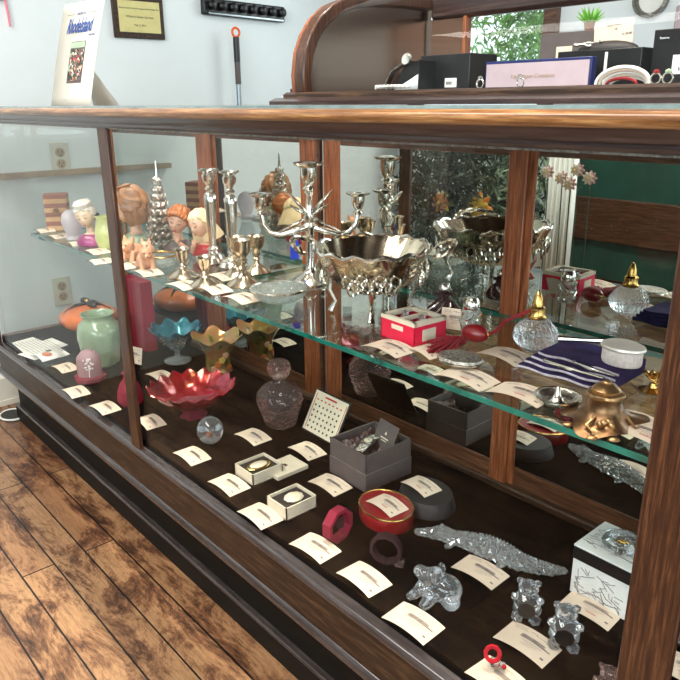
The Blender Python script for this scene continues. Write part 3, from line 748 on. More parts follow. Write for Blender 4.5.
def ico(c, r, sub=1):
    bm = bmesh.new(); bmesh.ops.create_icosphere(bm, subdivisions=sub, radius=1)
    g = [(c[0]+r[0]*v.co.x, c[1]+r[1]*v.co.y, c[2]+r[2]*v.co.z) for v in bm.verts], [tuple(v.index for v in f.verts) for f in bm.faces]; bm.free(); return g
def crystal_owl(px, py, label, rz, s=1, mat='crystal'):
    p = at(px, py, D); t = thing('crystal_bear', label, 'crystal figurine', p, rz); t.scale = (s, s, s)
    G().add(*ico((0, 0, .032), (.023, .021, .021), 2)).build('body', mat, t, smooth=False)
    G().lathe([(0, -.001), (.0135, 0), (.015, .003), (.0, .004)], 8, None, T(0, -.0205, .032)@RX(PI/2)).build('flat_belly_facet', 'black', t, smooth=False)
    for x, y in ((-.014, -.012), (.014, -.012), (-.014, .012), (.014, .012)):
        G().add(*ico((x, y, .009), (.011, .011, .009), 1)).build('foot', mat, t, smooth=False)
    G().add(*ico((0, 0, .06), (.017, .015, .014), 2)).build('head', mat, t, smooth=False)
    for x in (-.014, .014): G().add(*ico((x, 0, .071), (.0065, .005, .0065), 1)).build('ear', mat, t, smooth=False)
    for x in (-.02, .02): G().add(*ico((x, -.010, .046), (.007, .007, .007), 1)).build('paw', mat, t, smooth=False)
    G().add(*ico((0, -.015, .057), (.006, .006, .005), 1)).build('muzzle', mat, t, smooth=False)
    g = G()
    for x in (-.006, .006, 0): g.ell((x, -.0165 if x else -.0215, .063 if x else .058), (.0016, .0016, .0016), 8, 6)
    g.build('eyes', 'ink', t)
    return t
crystal_owl(526, 618, 'clear crystal bear figurine nearer the crocodile tail', math.radians(30))
crystal_owl(563, 645, 'clear crystal bear figurine in front of the patterned box', math.radians(30), 1.03)
crystal_owl(606, 700, 'pink-tinged crystal bear figurine cut off beside the thick post', math.radians(20), .8, 'pinkglass')
p = at(494, 672, D)+Vector((0, 0, .011))
t = thing('crystal_snail', 'tiny red and clear crystal figurine sitting on a price card', 'crystal figurine', p, .4)
G().add(*ico((0, 0, .007), (.010, .009, .008), 1)).add(*ico((.011, .002, .005), (.006, .006, .005), 1)).build('body', 'crystal', t, smooth=False)
G().tube([(.0105*math.cos(k*PI/5), .0105*math.sin(k*PI/5), 0) for k in range(11)], .0036, 6, T(-.004, .0, .021)@RX(.7)).build('red_ring', 'redcrystal', t, smooth=False)
G().add(*ico((.015, -.004, .008), (.004, .004, .004), 1)).build('red_bead', 'redcrystal', t, smooth=False)
G().ell((-.002, -.009, .012), (.002, .002, .002), 8, 6).build('eye', 'ink', t)
# beyond the thick post
p = at(690, 640, D)
t = thing('crystal_bowl', 'clear crystal bowl at the right edge beyond the thick post', 'bowl', p)
G().lathe([(.02, 0), (.03, .004), (.038, .02), (.044, .036), (.04, .037), (.033, .02), (0, .01)], 24).build('bowl', 'crystal_b', t, smooth=False)

# ---- price cards on the lower deck: (px, py, label, kind, extra lift)
for px, py, lab, kd in [
    (76, 392, 'price card in front of the pink glass dome', 0), (105, 408, 'price card nearest the slim post on its left', 0),
    (65, 368, 'price card just left of the pink glass dome', 0), (150, 422, 'price card nearest the slim post on its right', 0),
    (160, 376, 'price card behind the red ruffled bowl', 0), (192, 456, 'price card beside the clear glass globe', 0),
    (253, 437, 'price card in front of the pink decanter', 0), (229, 485, 'price card at the front left of the cameo box', 0),
    (307, 451, 'price card in front of the open calendar', 0), (330, 485, 'price card between the brooch box and the watch box', 0),
    (260, 516, 'price card near the front rail below the brooch box', 0), (315, 548, 'price card in front of the red bangle', 0),
    (364, 579, 'price card in front of the smoky bangle', 0), (413, 623, 'price card in front of the crystal dog', 0),
    (480, 572, 'price card under the crocodile belly', 0), (527, 644, 'price card between the two clear crystal bears', 0),
    (590, 610, 'price card at the foot of the white patterned box', 1), (500, 682, 'price card under the tiny red crystal figurine', 0),
    (684, 672, 'price card beyond the thick post at the lower right', 1)]:
    price_card(px, py, D, lab, math.radians(random.uniform(-4, 4)), kd)
price_card(387, 505, D+.032, 'price card lying on the ox-red oval box', math.radians(-4), 1, .078, .05)
price_card(421, 486, D+.0305, 'price card lying on the black oval box', math.radians(-6), 1, .078, .05)
pc = price_card(133, 345, D, 'price card standing against the crimson box', math.radians(10), 0); pc.rotation_euler = (math.radians(80), 0, .2); pc.location = at(134, 362, D)+Vector((0, 0, .028))

for o in list(SC.objects):              # deck goods were measured for a deck 30 mm lower
    if o in DECK0 or o.parent: continue
    o.scale = [v*.963 for v in o.scale]; o.location.z = D + (o.location.z-D)*.963

#%% ---------------------------------------------------------------- shelf goods, left to right
SZ = S + .0003
BEFORE = set(SC.objects)
p = at(60, 229, SZ)
t = thing('striped_box', 'small wooden box with brown and cream stripes standing at the shelf end', 'box', p, math.radians(60))
for k in range(8):
    G().box(-.034, .034, -.026, .026, k*.014, (k+1)*.014).build('stripe', ('stripe_a', 'stripe_b')[k % 2], t, bevel=.0006)
G().lathe([(.010, -.001), (.010, .001), (0, .0015)], 14, None, T(0, -.0265, .06)@RX(PI/2)).build('medallion', 'bronze', t)
p = at(74, 240, SZ)
t = thing('frosted_glass_head', 'frosted glass rounded figure between striped box and white-haired head vase', 'glass figure', p, .9)
G().lathe([(.018, 0), (.022, .004), (.018, .014), (.026, .035), (.031, .055), (.026, .076), (.012, .088), (0, .09)], 20, lambda r, z, a: (r*(1+.05*math.sin(3*a)), z)).build('body', 'frosted', t)

def bust(name, label, p, rz, H, skin, hair, dress, style, tilt=0, cat='head vase'):
    t = thing(name, label, cat, p, rz); k = H/.16      # built for a 16 cm bust, front towards -Y
    t.scale = (k, k, k)
    hm = T(0, 0, .068)@RX(math.radians(14))@RY(tilt)
    def face(d):
        s_ = 1.0
        if d.y < 0:
            s_ += .17*math.exp(-((d.x/.13)**2 + ((d.z+.12)/.16)**2))      # nose
            s_ += .05*math.exp(-((d.x/.22)**2 + ((d.z+.62)/.16)**2))      # chin
            s_ -= .05*math.exp(-(((abs(d.x)-.32)/.16)**2 + ((d.z-.1)/.12)**2))  # eye sockets
            s_ += .05*math.exp(-(((abs(d.x)-.38)/.2)**2 + ((d.z+.3)/.2)**2))
        return s_*(1-.16*max(0, -d.z)*abs(d.x))
    g = G()
    g.ell((0, 0, .037), (.030, .033, .040), 36, 28, face, hm)
    g.tube([(0, .004, .03), (0, .003, .05), (0, .002, .082)], [.019, .0135, .014], 18)
    g.lathe([(.0, 0), (.034, 0), (.040, .006), (.040, .02), (.030, .034), (.016, .044), (0, .046)], 36, lambda r, z, a: (r*(1+.12*abs(math.cos(a))), z), Matrix.Diagonal((1, .72, 1, 1)))
    b = g.build('head', skin, t); q = b.modifiers.new('remesh', 'REMESH'); q.mode = 'VOXEL'; q.voxel_size = .0018; q.use_smooth_shade = True
    for x in (-1, 1):
        g = G(); g.tube([(x*.0165, -.0272, .0405), (x*.0125, -.0305, .0378), (x*.008, -.0312, .0385), (x*.0055, -.0312, .040)], [.0007, .0013, .0012, .0006], 6, hm); g.build('closed_eyelid', 'brow', b)
        G().tube([(x*.018, -.0262, .049), (x*.012, -.0305, .0515), (x*.006, -.0318, .0505)], .0006, 5, hm).build('eyebrow', 'brow', b)
        G().ell((x*.0305, .002, .034), (.003, .005, .007), 10, 6, None, hm).build('ear', skin, b)
    G().ell((0, -.0325, .0155), (.0058, .0026, .0019), 12, 6, None, hm).build('lips', 'lip', b)
    # hair
    def hair_fn(d):
        w = 1+.05*math.sin(16*d.x+7*d.z)+.035*math.sin(24*d.x*d.z+9*d.y)
        f = max(0, min(1, (-d.y-.15)/.3))*max(0, min(1, (.52-d.z-.18*abs(d.x))/.22))
        side = max(0, min(1, (abs(d.x)-.62)/.22)); f *= (1-side)
        return w*(1-.42*f)
    if style == 'updo':
        g = G(); g.ell((0, .006, .046), (.037, .037, .038), 48, 28, hair_fn, hm)
        g.lathe([(.020, .0), (.030, .004), (.031, .014), (.027, .018), (.018, .012), (0, .008)], 32, lambda r, z, a: (r*(1+.06*math.sin(7*a)), z), hm@T(0, .004, .068))
        g.ell((-.03, .014, .03), (.010, .014, .016), 12, 8, None, hm)
    elif style == 'bob':
        g = G(); g.ell((0, .007, .040), (.041, .041, .046), 56, 32, hair_fn, hm)
        g.lathe([(0, .0), (.033, .0), (.041, .012), (.040, .036), (.02, .05)], 56, lambda r, z, a: (r*(1+.05*math.sin(11*a)) * (.45 if math.sin(a) < -.45 else 1), z), hm@T(0, .006, -.006))
        g.lathe([(.018, 0), (.02, .006), (.016, .006), (0, .002)], 24, None, hm@T(0, .004, .08))
    elif style == 'boy':
        g = G(); g.ell((0, .006, .047), (.036, .037, .037), 48, 28, hair_fn, hm)
        for i in range(7): g.ell((-.024+.008*i, -.022+.0015*(i-3)**2*.3, .068-.001*(i-3)**2), (.009, .012, .009), 12, 8, None, hm)
    else:   # flared
        g = G(); g.ell((0, .008, .046), (.037, .038, .038), 48, 28, hair_fn, hm)
        g.lathe([(0, -.02), (.052, -.018), (.052, -.012), (.044, .012), (.037, .04), (.02, .06)], 56, lambda r, z, a: (r*(1+.03*math.sin(13*a)) * (.42 if math.sin(a) < -.4 else 1), z), hm@T(0, .008, .0))
    hb = g.build('hair', hair, t)
    # dress
    g = G(); g.lathe([(.034, -.0005), (.0425, .006), (.043, .021), (.034, .034), (.022, .042), (.019, .041), (.031, .032), (.039, .02), (.03, 0)], 40, lambda r, z, a: (r*(1+.14*abs(math.cos(a))+(.03*math.sin(9*a) if z > .03 else 0)), z), Matrix.Diagonal((1, .76, 1, 1)))
    g.build('dress', dress, t); return t
t = bust('head_vase', 'white-haired lady head vase with magenta dress at the shelf end', at(92, 246, SZ), math.radians(45), .132, 'skin_p', 'hairwhite', 'magenta', 'updo', math.radians(-8))
g = G(); 
for k in range(5): g.ell((.034+.006*math.cos(k*1.26), -.008, .104+.006*math.sin(k*1.26)), (.005, .004, .005), 8, 6)
g.build('black_hair_flower', 'black', t)
bust('head_vase', 'brown-haired lady head vase with sage green collar, seen in profile', at(137, 250, SZ), math.radians(-30), .182, 'skin', 'hairbrown', 'sage', 'bob')
b1 = bust('boy_bust', 'ginger-haired boy bust with grey coat leaning towards the girl', at(179, 253, SZ), math.radians(40), .138, 'skin', 'hairginger', 'grey_ceramic', 'boy', math.radians(16), 'figurine')
b2 = bust('girl_bust', 'blonde girl bust in red dress leaning towards the boy', at(206, 257, SZ), math.radians(15), .132, 'skin', 'haircream', 'redceramic', 'flared', math.radians(-14), 'figurine')
for b, sd in ((b1, 1), (b2, -1)):
    g = G(); 
    g.tube([(sd*.035, -.004, .012), (sd*.03, -.026, .02), (sd*.016, -.034, .038)], [.010, .009, .007], 10)
    g.ell((sd*.012, -.036, .046), (.007, .007, .009), 12, 8)
    for j in range(4): g.tube([(sd*(.006+.0035*j), -.038, .050), (sd*(.005+.0035*j), -.038, .058)], .0019, 6)
    g.tube([(sd*.018, -.034, .046), (sd*.021, -.036, .053)], .0022, 6)
    g.build('raised_arm', 'skin', b)

p = at(109, 249, SZ)
t = thing('small_pitcher', 'yellow-green ceramic pitcher with tan loop handle behind the slim post', 'pitcher', p, math.radians(40))
G().lathe([(.022, 0), (.026, .004), (.034, .03), (.03, .06), (.024, .08), (.027, .09), (.024, .09), (.02, .078), (0, .07)], 28).build('body', 'yellowgreen', t)
G().tube([(.027, 0, .078), (.046, 0, .083), (.056, 0, .066), (.054, 0, .04), (.044, 0, .02), (.03, 0, .014)], .004, 8).build('handle', 'hairbrown', t)

def animal(name, label, p, rz, s, mat):
    t = thing(name, label, 'figurine', p, rz); t.scale = (s, s, s)
    g = G(); g.ell((0, .008, .022), (.022, .026, .022), 18, 12); g.ell((0, -.016, .042), (.015, .016, .015), 16, 10)
    g.ell((0, -.03, .038), (.007, .008, .006), 10, 8)
    for x in (-.012, .012):
        g.tube([(x, -.012, .03), (x, -.018, .014), (x, -.022, .004)], [.008, .006, .006], 8); g.tube([(x*1.4, .018, .016), (x*1.5, .012, .005)], [.01, .007], 8)
        g.tube([(x*.8, -.012, .05), (x*1.05, -.01, .066)], [.007, .002], 8)
    b = g.build('body', mat, t); q = b.modifiers.new('remesh', 'REMESH'); q.mode = 'VOXEL'; q.voxel_size = .0016; q.use_smooth_shade = True
    g = G()
    for x in (-.006, .006): g.ell((x, -.0305, .046), (.0018, .0018, .0018), 8, 6)
    g.ell((0, -.0385, .039), (.0025, .002, .002), 8, 6); g.build('eyes_and_nose', 'brow', b); return t
animal('fox_figurine', 'peach glazed animal figurine with pointed ears, left of the pair', at(134, 262, SZ), math.radians(25), 1.05, 'peach')
animal('fox_figurine', 'peach glazed animal figurine with pointed ears, right of the pair', at(147, 270, SZ), math.radians(70), 1.0, 'peach')
animal('fox_figurine', 'pale tan small animal figurine behind the peach pair', at(148, 258, SZ), math.radians(50), .8, 'skin')

# silver christmas tree
p = at(163, 252, SZ)
t = thing('silver_tree', 'silver openwork Christmas tree ornament with a tall pointed top', 'ornament', p)
G().lathe([(.03, 0), (.034, .004), (.02, .012), (.008, .02), (.006, .03), (0, .03)], 20).build('base', 'silver', t)
G().tube([(0, 0, .02), (0, 0, .19), (0, 0, .238)], [.005, .005, .0012], 8).build('spire', 'silver', t)
random.seed(21)
for lev in range(9):
    z = .03+lev*.0195; R = .043*(1-lev/10.4); g = G()
    for k in range(11):
        a = 2*PI*k/11+lev*.5; g.tube([(0, 0, z+.012), (R*.6*math.cos(a), R*.6*math.sin(a), z+.006), (R*math.cos(a), R*math.sin(a), z-.004), (R*1.05*math.cos(a+.2), R*1.05*math.sin(a+.2), z+.008)], [.003, .005, .004, .001], 6)
        g.ell((R*.8*math.cos(a+.25), R*.8*math.sin(a+.25), z+random.uniform(-.003, .006)), (.006, .006, .005), 8, 6)
    g.build('branch_tier', 'silver_d', t)

# small bowl with silver rim
p = at(162, 267, SZ)
t = thing('small_glass_bowl', 'little round glass bowl with gilt rim beside the silver tree', 'bowl', p)
G().lathe([(.02, 0), (.03, .004), (.038, .018), (.039, .03), (.037, .03), (.034, .016), (0, .006)], 36).build('bowl', 'clearbowl', t)
G().tube([(.0385*math.cos(a*PI/20), .0385*math.sin(a*PI/20), .03) for a in range(41)], .0022, 6).build('rim', 'gold', t)

def turned(name, label, cat, px, py, H, prof, mat='silver', group=None, n=36, cup=True, fn=None):
    p = at(px, py, SZ); t = thing(name, label, cat, p)
    k = H/prof[-1][1]; split = [i for i, q in enumerate(prof) if len(q) > 2]
    cuts = [0]+split+[len(prof)-1]
    names = ['base', 'stem', 'cup'] if len(cuts) > 3 else ['base', 'cup']
    for nm, a, b in zip(names, cuts[:-1], cuts[1:]):
        pr = [(q[0], q[1]*k) for q in prof[a:b+1]]
        if nm == 'cup': pr += [(pr[-1][0]-.002, pr[-1][1]-.0005), (pr[-1][0]*.72, pr[-1][1]-.004), (pr[-1][0]*.5, pr[-1][1]-.012), (0, pr[-1][1]-.014)]
        G().lathe(pr, n, fn if nm == 'stem' else None).build(nm, mat, t)
    return t
tall = [(.034, 0), (.036, .004), (.030, .014), (.026, .020), (.012, .026), (.010, .032), (.015, .037), (.009, .042, 1), (.008, .05), (.011, .09), (.0145, .15), (.015, .165), (.011, .172), (.007, .176), (.012, .182), (.007, .188, 1), (.010, .194), (.016, .204), (.017, .214), (.012, .219), (.024, .226), (.024, .229)]
flute = lambda r, z, a: (r*(1+.05*math.cos(8*a)), z)
turned('tall_candlestick', 'tall fluted silver candlestick nearer the girl bust', 'candlestick', 214, 263, .229, tall, group=None, fn=flute)
turned('tall_candlestick', 'tall fluted silver candlestick nearer the candelabra', 'candlestick', 234, 267, .228, tall, fn=flute)
short = [(.036, 0), (.037, .003), (.024, .012), (.012, .018), (.007, .024), (.009, .028), (.006, .032, 1), (.009, .038), (.013, .046), (.0145, .058), (.018, .062), (.018, .065)]
turned('short_candlestick', 'short silver candlestick furthest left on the shelf', 'candlestick', 184, 277, .066, short, 'silver_w')
turned('short_candlestick', 'short silver candlestick second from the left', 'candlestick', 206, 286, .066, short, 'silver_w')
gob = [(.034, 0), (.035, .003), (.022, .014), (.010, .024), (.0065, .034), (.010, .04), (.006, .046, 1), (.009, .052), (.013, .06), (.009, .064), (.015, .072), (.019, .084), (.020, .1), (.022, .106)]
turned('silver_goblet_candlestick', 'silver goblet-shaped candlestick in front, beside the small silver-rimmed dish', 'candlestick', 243, 285, .100, gob, 'silver_w')
turned('silver_goblet_candlestick', 'silver goblet-shaped candlestick behind, nearer the candelabra', 'candlestick', 257, 272, .086, gob, 'silver_w')
turned('silver_goblet_candlestick', 'silver goblet-shaped candlestick behind, half hidden by the front goblet', 'candlestick', 237, 276, .092, gob, 'silver_w')

p = at(280, 301, SZ)
t = thing('silver_rimmed_dish', 'low round glass dish with silver rim at the shelf edge', 'dish', p, .3)
G().lathe([(.026, 0), (.036, .003), (.05, .012), (.058, .026), (.056, .027), (.047, .014), (.034, .006), (0, .005)], 48, lambda r, z, a: (r*(1+.012*math.cos(24*a)), z)).build('dish', 'clearbowl', t)
G().tube([(.0575*math.cos(a*PI/28), .0575*math.sin(a*PI/28), .0275) for a in range(57)], .0028, 8).build('rim', 'silver', t)

# candelabra
p = at(311, 283, SZ)
t = thing('silver_candelabra', 'large three-light silver candelabra with twisted arms and leaves', 'candelabra', p, math.radians(48.8))
G().lathe([(.046, 0), (.047, .004), (.038, .012), (.022, .02), (.012, .03), (.009, .04), (.008, .1), (.011, .118), (.016, .126), (.01, .134), (.013, .146), (.009, .16), (.007, .19), (.011, .197), (.007, .202)], 40).build('stem', 'silver', t)
def cup(parent, x, y, z0, s_=1.0):
    z = 0; c = G().lathe([(.005, z), (.012, z+.004), (.006, z+.009), (.011, z+.016), (.014, z+.028), (.014, z+.038), (.023, z+.042), (.025, z+.046), (.02, z+.047), (.010, z+.044), (0, z+.034)], 28, lambda r, zz, a: (r*(1+(.05*math.cos(12*a) if r > .018 else 0)), zz), T(x, y, z0)@Matrix.Diagonal((s_, s_, s_, 1))).build('candle_cup', 'silver', parent); return c
cup(t, 0, 0, .200, 1.28)
for s_ in (-1, 1):
    a = G()
    a.tube([(0, 0, .125), (s_*.03, -.012, .118), (s_*.06, -.008, .108), (s_*.085, 0, .112), (s_*.1, 0, .13), (s_*.104, 0, .152)], [.007, .0075, .0065, .006, .0055, .005], 10)
    a.tube([(0, 0, .15), (s_*.018, .014, .135), (s_*.045, .012, .122), (s_*.07, .002, .11)], [.004, .004, .0035, .002], 8)
    a.build('arm', 'silver', t); cup(t, s_*.104, 0, .15)
    for q, (dx, dz, dy) in enumerate(((.05, .055, .0), (.04, .028, .02))):
        G().tube([(0, 0, .148), (s_*dx*.5, -dy, .148+dz*.5), (s_*dx, -dy*1.6, .148+dz)], [.004, .010, .002], 8, None, .45).build('leaf', 'silver', t)
h = G().tube([(-.034, -.02, .116), (-.034, -.02, .098)], .0006, 5); h.build('tag_string', 'white', t)
G().box(-.042, -.024, -.021, -.020, .058, .098, T(0, 0, 0)).build('blue_label', 'bluetag', t, smooth=False)
G().tube([(.075, -.004, .106), (.079, -.006, .085)], .0006, 5).build('tag_string', 'white', t)
G().box(.07, .09, -.0075, -.0065, .052, .085).build('navy_label', 'navy', t, smooth=False)

# large footed silver bowl
p = at(372, 312, SZ)
t = thing('silver_centrepiece_bowl', 'large oval footed silver bowl with twisted loop handles and pierced feet', 'bowl', p, math.radians(38)); t.scale = (1.12, 1.12, 1.1)
EM = Matrix.Diagonal((1.0, 1.12, 1, 1))
spi = lambda r, z, a: (r*(1+.022*math.sin(14*a+z*60)), z)
G().lathe([(0, .036), (.03, .039), (.058, .052), (.078, .074), (.09, .102), (.095, .112), (.093, .115), (.087, .104), (.073, .078), (.054, .058), (.03, .045), (0, .043)], 84, spi, EM).build('bowl', 'silver_w', t)
G().tube([(.0945*math.cos(a*PI/40), .0945*1.12*math.sin(a*PI/40), .114+.003*math.sin(a*PI/40*14)) for a in range(81)], .0036, 8).build('rope_rim', 'silver', t)
for k in range(4):
    a = math.radians(8)+k*PI/2; c, s_ = math.cos(a), math.sin(a)
    g = G(); g.tube([(.07*c, .07*s_, .066), (.072*c, .072*s_, .04), (.062*c, .062*s_, .02), (.07*c, .07*s_, .004)], [.006, .0035, .003, .006], 8, EM)
    foot = g.build('foot', 'silver', t)
    g = G(); R = RZ(a)
    for q in range(5):
        for sd in (-1, 1):
            cx = sd*(.007+.0075*q); cz = .070+.009*math.sin(q*1.7); g.tube([(.083-.003*q+.004+(cz-.062)*.4, cx+.0075*math.cos(u*PI/5), cz+.010*math.sin(u*PI/5)) for u in range(11)], .0019, 5, EM@R)
    g.build('scroll_ornament', 'silver', foot)
for s_ in (-1, 1):
    g = G(); 
    for off in (0, PI):
        g.tube([(s_*(.105+.028*math.sin(u*PI/16)+.003*math.cos(u*1.2+off)), -.045*math.cos(u*PI/16), .108+.016*math.sin(u*PI/16)+.003*math.sin(u*1.2+off)) for u in range(17)], .003, 6)
    g.build('handle', 'silver_w', t)

# red and cream box with glass stoppers
p = at(413, 337, SZ)
t = thing('red_card_box', 'red and cream card box with open top holding small glass pieces', 'box', p, math.radians(-4))
w, d, h = .041, .036, .037
G().box(-w, w, -d, -d+.002, 0, h).box(-w, w, d-.002, d, 0, h).box(-w, -w+.002, -d, d, 0, h).box(w-.002, w, -d, d, 0, h).box(-w, w, -d, d, 0, .002).build('sleeve', 'redbox', t, smooth=False)
g = G(); g.box(-w-.0004, w+.0004, -d-.0004, -d+.006, h-.004, h+.003).box(-w-.0004, w+.0004, d-.006, d+.0004, h-.004, h+.003).box(-w-.0004, -w+.008, -d, d, h-.004, h+.003).box(w-.008, w+.0004, -d, d, h-.004, h+.003)
g.box(-.003, .003, -d, d, h-.004, h+.002); g.build('cream_insert', 'cream', t, smooth=False)
G().box(w, w+.0005, -.018, .012, .006, .026).box(-.014, .014, -d-.0006, -d, .02, .028).build('cream_label', 'cream', t, smooth=False)
g = G()
for x in (-.02, .02):
    s_ = thing('glass_stopper', 'cut glass piece in the %s half of the red card box' % ('left' if x < 0 else 'right'), 'glass piece', p+Vector((x, 0, .0025)), .4)
    G().add(*ico((0, 0, .017), (.014, .02, .017), 2)).build('body', 'crystal', s_, smooth=False)
    G().add(*ico((0, 0, .036), (.007, .007, .006), 1)).build('knob', 'crystal', s_, smooth=False)

# silver overlay bottle and shaker
p = at(443, 314, SZ)
t = thing('overlay_perfume_bottle', 'squat glass perfume bottle with silver overlay and ball stopper', 'perfume bottle', p, .5)
G().lathe([(.026, 0), (.031, .003), (.029, .012), (.018, .024), (.010, .031), (.009, .036), (.016, .038), (.016, .04), (0, .04)], 28).build('body', 'darkglass', t)
g = G()
for k in range(9):
    a = 2*PI*k/9; g.tube([(.0305*math.cos(a+u*.14), .0305*math.sin(a+u*.14), .004+.003*u) if u < 3 else ((.030-.0035*(u-2))*math.cos(a+u*.14), (.030-.0035*(u-2))*math.sin(a+u*.14), .004+.0036*u) for u in range(7)], .0019, 5)
g.build('silver_overlay', 'silver', t)
G().ell((0, 0, .05), (.010, .010, .010), 14, 10).build('stopper', 'silver_d', t)
p = at(470, 333, SZ)
t = thing('overlay_shaker', 'small cylindrical glass shaker with silver overlay and domed cap', 'shaker', p)
G().lathe([(.015, 0), (.017, .002), (.017, .038), (.013, .046), (0, .046)], 24).build('body', 'clearbowl', t)
g = G()
for k in range(6):
    a = 2*PI*k/6; g.tube([(.0175*math.cos(a+.35*math.sin(u)), .0175*math.sin(a+.35*math.sin(u)), .003+.0045*u) for u in range(9)], .0016, 5)
g.build('silver_overlay', 'silver', t)
G().lathe([(.0145, .044), (.015, .048), (.0145, .056), (.010, .063), (0, .065)], 20).build('cap', 'silver', t)

# perfume atomiser with bulb and tassel
p = at(534, 351, SZ)
t = thing('perfume_atomiser', 'round cut glass perfume atomiser with gold top and burgundy bulb', 'perfume bottle', p)
G().lathe([(.013+.0215*math.sin(PI*(i+.0)/16)**.75, .0555*i/16+.0) for i in range(17)]+[(0, .0555)], 60, lambda r, z, a: (r*(1+.022*math.cos(15*a+z*420)*math.cos(15*a-z*420)), z)).build('body', 'crystal_b', t, smooth=False)
G().lathe([(.014, .054), (.0145, .058), (.012, .062), (.0125, .072), (.009, .075), (.0085, .08), (.006, .09), (.0025, .098), (0, .1)], 20).build('gold_top', 'gold', t)
hose = [at(521, 312, S+.066), at(508, 322, S+.055), at(498, 332, S+.03), at(492, 335, S+.02)]
G().tube([q-p for q in [p+Vector((-.01, -.004, .066))]+hose[1:]], .0028, 8).build('rubber_hose', 'thread', t)
bc = at(478, 334, S+.016)-p
G().ell((0, 0, 0), (.024, .0155, .0155), 20, 12, None, T(*bc)@RZ(math.radians(15))).build('squeeze_bulb', 'oxred', t)
G().ell((0, 0, 0), (.006, .005, .005), 10, 6, None, T(*(at(491, 335, S+.018)-p))).build('gold_ferrule', 'gold', t)
random.seed(4); g = G(); root = at(465, 341, S+.008)-p
for k in range(70):
    e = at(random.uniform(432, 462), random.uniform(343, 356), S+.003)-p; e.z = random.uniform(-.0+.0025, .012); md = root.lerp(e, .5)+Vector((random.uniform(-.004, .004), random.uniform(-.004, .004), .006))
    g.tube([root, md, e], .0021, 5)
g.ell(root, (.009, .008, .008), 12, 8); ts = g.build('tassel', 'thread', t); ts['kind'] = 'stuff'

# silver compact
p = at(460, 368, SZ)
t = thing('silver_compact', 'oval embossed silver compact lying on price cards', 'compact', p+Vector((0, 0, .0105)), math.radians(5))
G().lathe([(.9, 0), (1, .002), (1, .005), (.93, .0085), (.5, .0105), (0, .011)], 44, None, Matrix.Diagonal((.036, .028, 1, 1))).build('lid', 'embossed', t)
G().tube([(.0362*math.cos(a*PI/20), .0282*math.sin(a*PI/20), .0035) for a in range(41)], .0015, 6).build('rim', 'silver', t)

# velvet roll
p = at(583, 372, SZ)
t = thing('velvet_roll', 'folded navy velvet jewellery roll with white piping', 'jewellery roll', p, math.radians(2))
for k in range(4):
    z = .001+k*.006; g = G(); n = 16
    x0, x1, y0, y1 = -.076+.006*k, .066, -.054+.009*k, .055
    v = [(x0+(x1-x0)*i/n, y0+(y1-y0)*j/n, z+.006*q+.0012*math.sin(i*.9+k)) for q in (0, 1) for j in range(n+1) for i in range(n+1)]
    N = (n+1)**2; f = []
    for q in (0, 1):
        for j in range(n):
            for i in range(n): a = q*N+j*(n+1)+i; f.append((a, a+1, a+n+2, a+n+1))
    ed = [j*(n+1) for j in range(n+1)]+[n*(n+1)+i for i in range(1, n+1)]+[j*(n+1)+n for j in range(n-1, -1, -1)]+[i for i in range(n-1, 0, -1)]
    for i in range(len(ed)): a, b = ed[i], ed[(i+1) % len(ed)]; f.append((a, b, b+N, a+N))
    g.add(v, f); ly = g.build('velvet_layer', 'velvet', t)
    G().tube([(x0+(x1-x0)*i/n, y0-.001, z+.003+.0012*math.sin(i*.9+k)) for i in range(n+1)], .0017, 5).build('piping', 'stripe_w', ly)
    G().tube([(x0-.001, y0+(y1-y0)*i/n, z+.003) for i in range(n+1)], .0017, 5).build('piping', 'stripe_w', ly)
# brush
p = at(621, 364, S+.0275)
t = thing('nail_buffer_brush', 'silver-backed oval brush with white bristles lying on navy velvet', 'brush', p, math.radians(0))
G().lathe([(.94, 0), (1.0, .004), (1.0, .022), (0, .022)], 60, lambda r, z, a: (r*(1+.02*math.cos(30*a)), z), Matrix.Diagonal((.028, .021, 1, 1))).build('bristles', 'bristle', t)
G().lathe([(1.08, .022), (1.14, .024), (1.1, .027), (.8, .0305), (0, .032)], 40, None, Matrix.Diagonal((.028, .021, 1, 1))).build('silver_back', 'soft_silver', t)
hh = at(562, 341, S+.045)-p
G().tube([(-.026, .004, .025), tuple(Vector((-.026, .004, .025)).lerp(hh, .5)), tuple(hh)], [.005, .0032, .0052], 8).build('handle', 'silver', t)
for k, (a, b, lab) in enumerate((((545, 362), (600, 378), 'silver-handled nail file with plain tip lying on the velvet roll'), ((574, 364), (612, 376), 'silver button hook lying near the brush on the velvet roll'))):
    A, B = at(*a, S+.027), at(*b, S+.027); t = thing('manicure_file', lab, 'manicure tool', A)
    v = B-A; G().tube([(0, 0, .0015), tuple(v*.45), tuple(v*.5), tuple(v)], [.0022, .0034, .0018, .0012], 8).build('handle', 'silver', t)
    G().ell((0, 0, .0015), (.003, .003, .003), 8, 6).build('end_knob', 'pewter', t)

# ring dish
p = at(557, 403, SZ)
t = thing('ring_dish', 'small round silver ring dish with a central post at the shelf edge', 'ring dish', p+Vector((0, 0, .0)))
G().lathe([(.018, 0), (.022, .002), (.028, .007), (.030, .010), (.0285, .0105), (.024, .006), (.016, .0035), (0, .003)], 40, lambda r, z, a: (r*(1+.015*math.cos(20*a)), z)).build('dish', 'silver_d', t)
G().tube([(.0295*math.cos(a*PI/20), .0295*math.sin(a*PI/20), .0105) for a in range(41)], .0015, 6).build('rim', 'silver', t)
G().lathe([(.012, .003), (.008, .006), (.004, .014), (.003, .022), (0, .025)], 14).build('ring_post', 'silver', t)

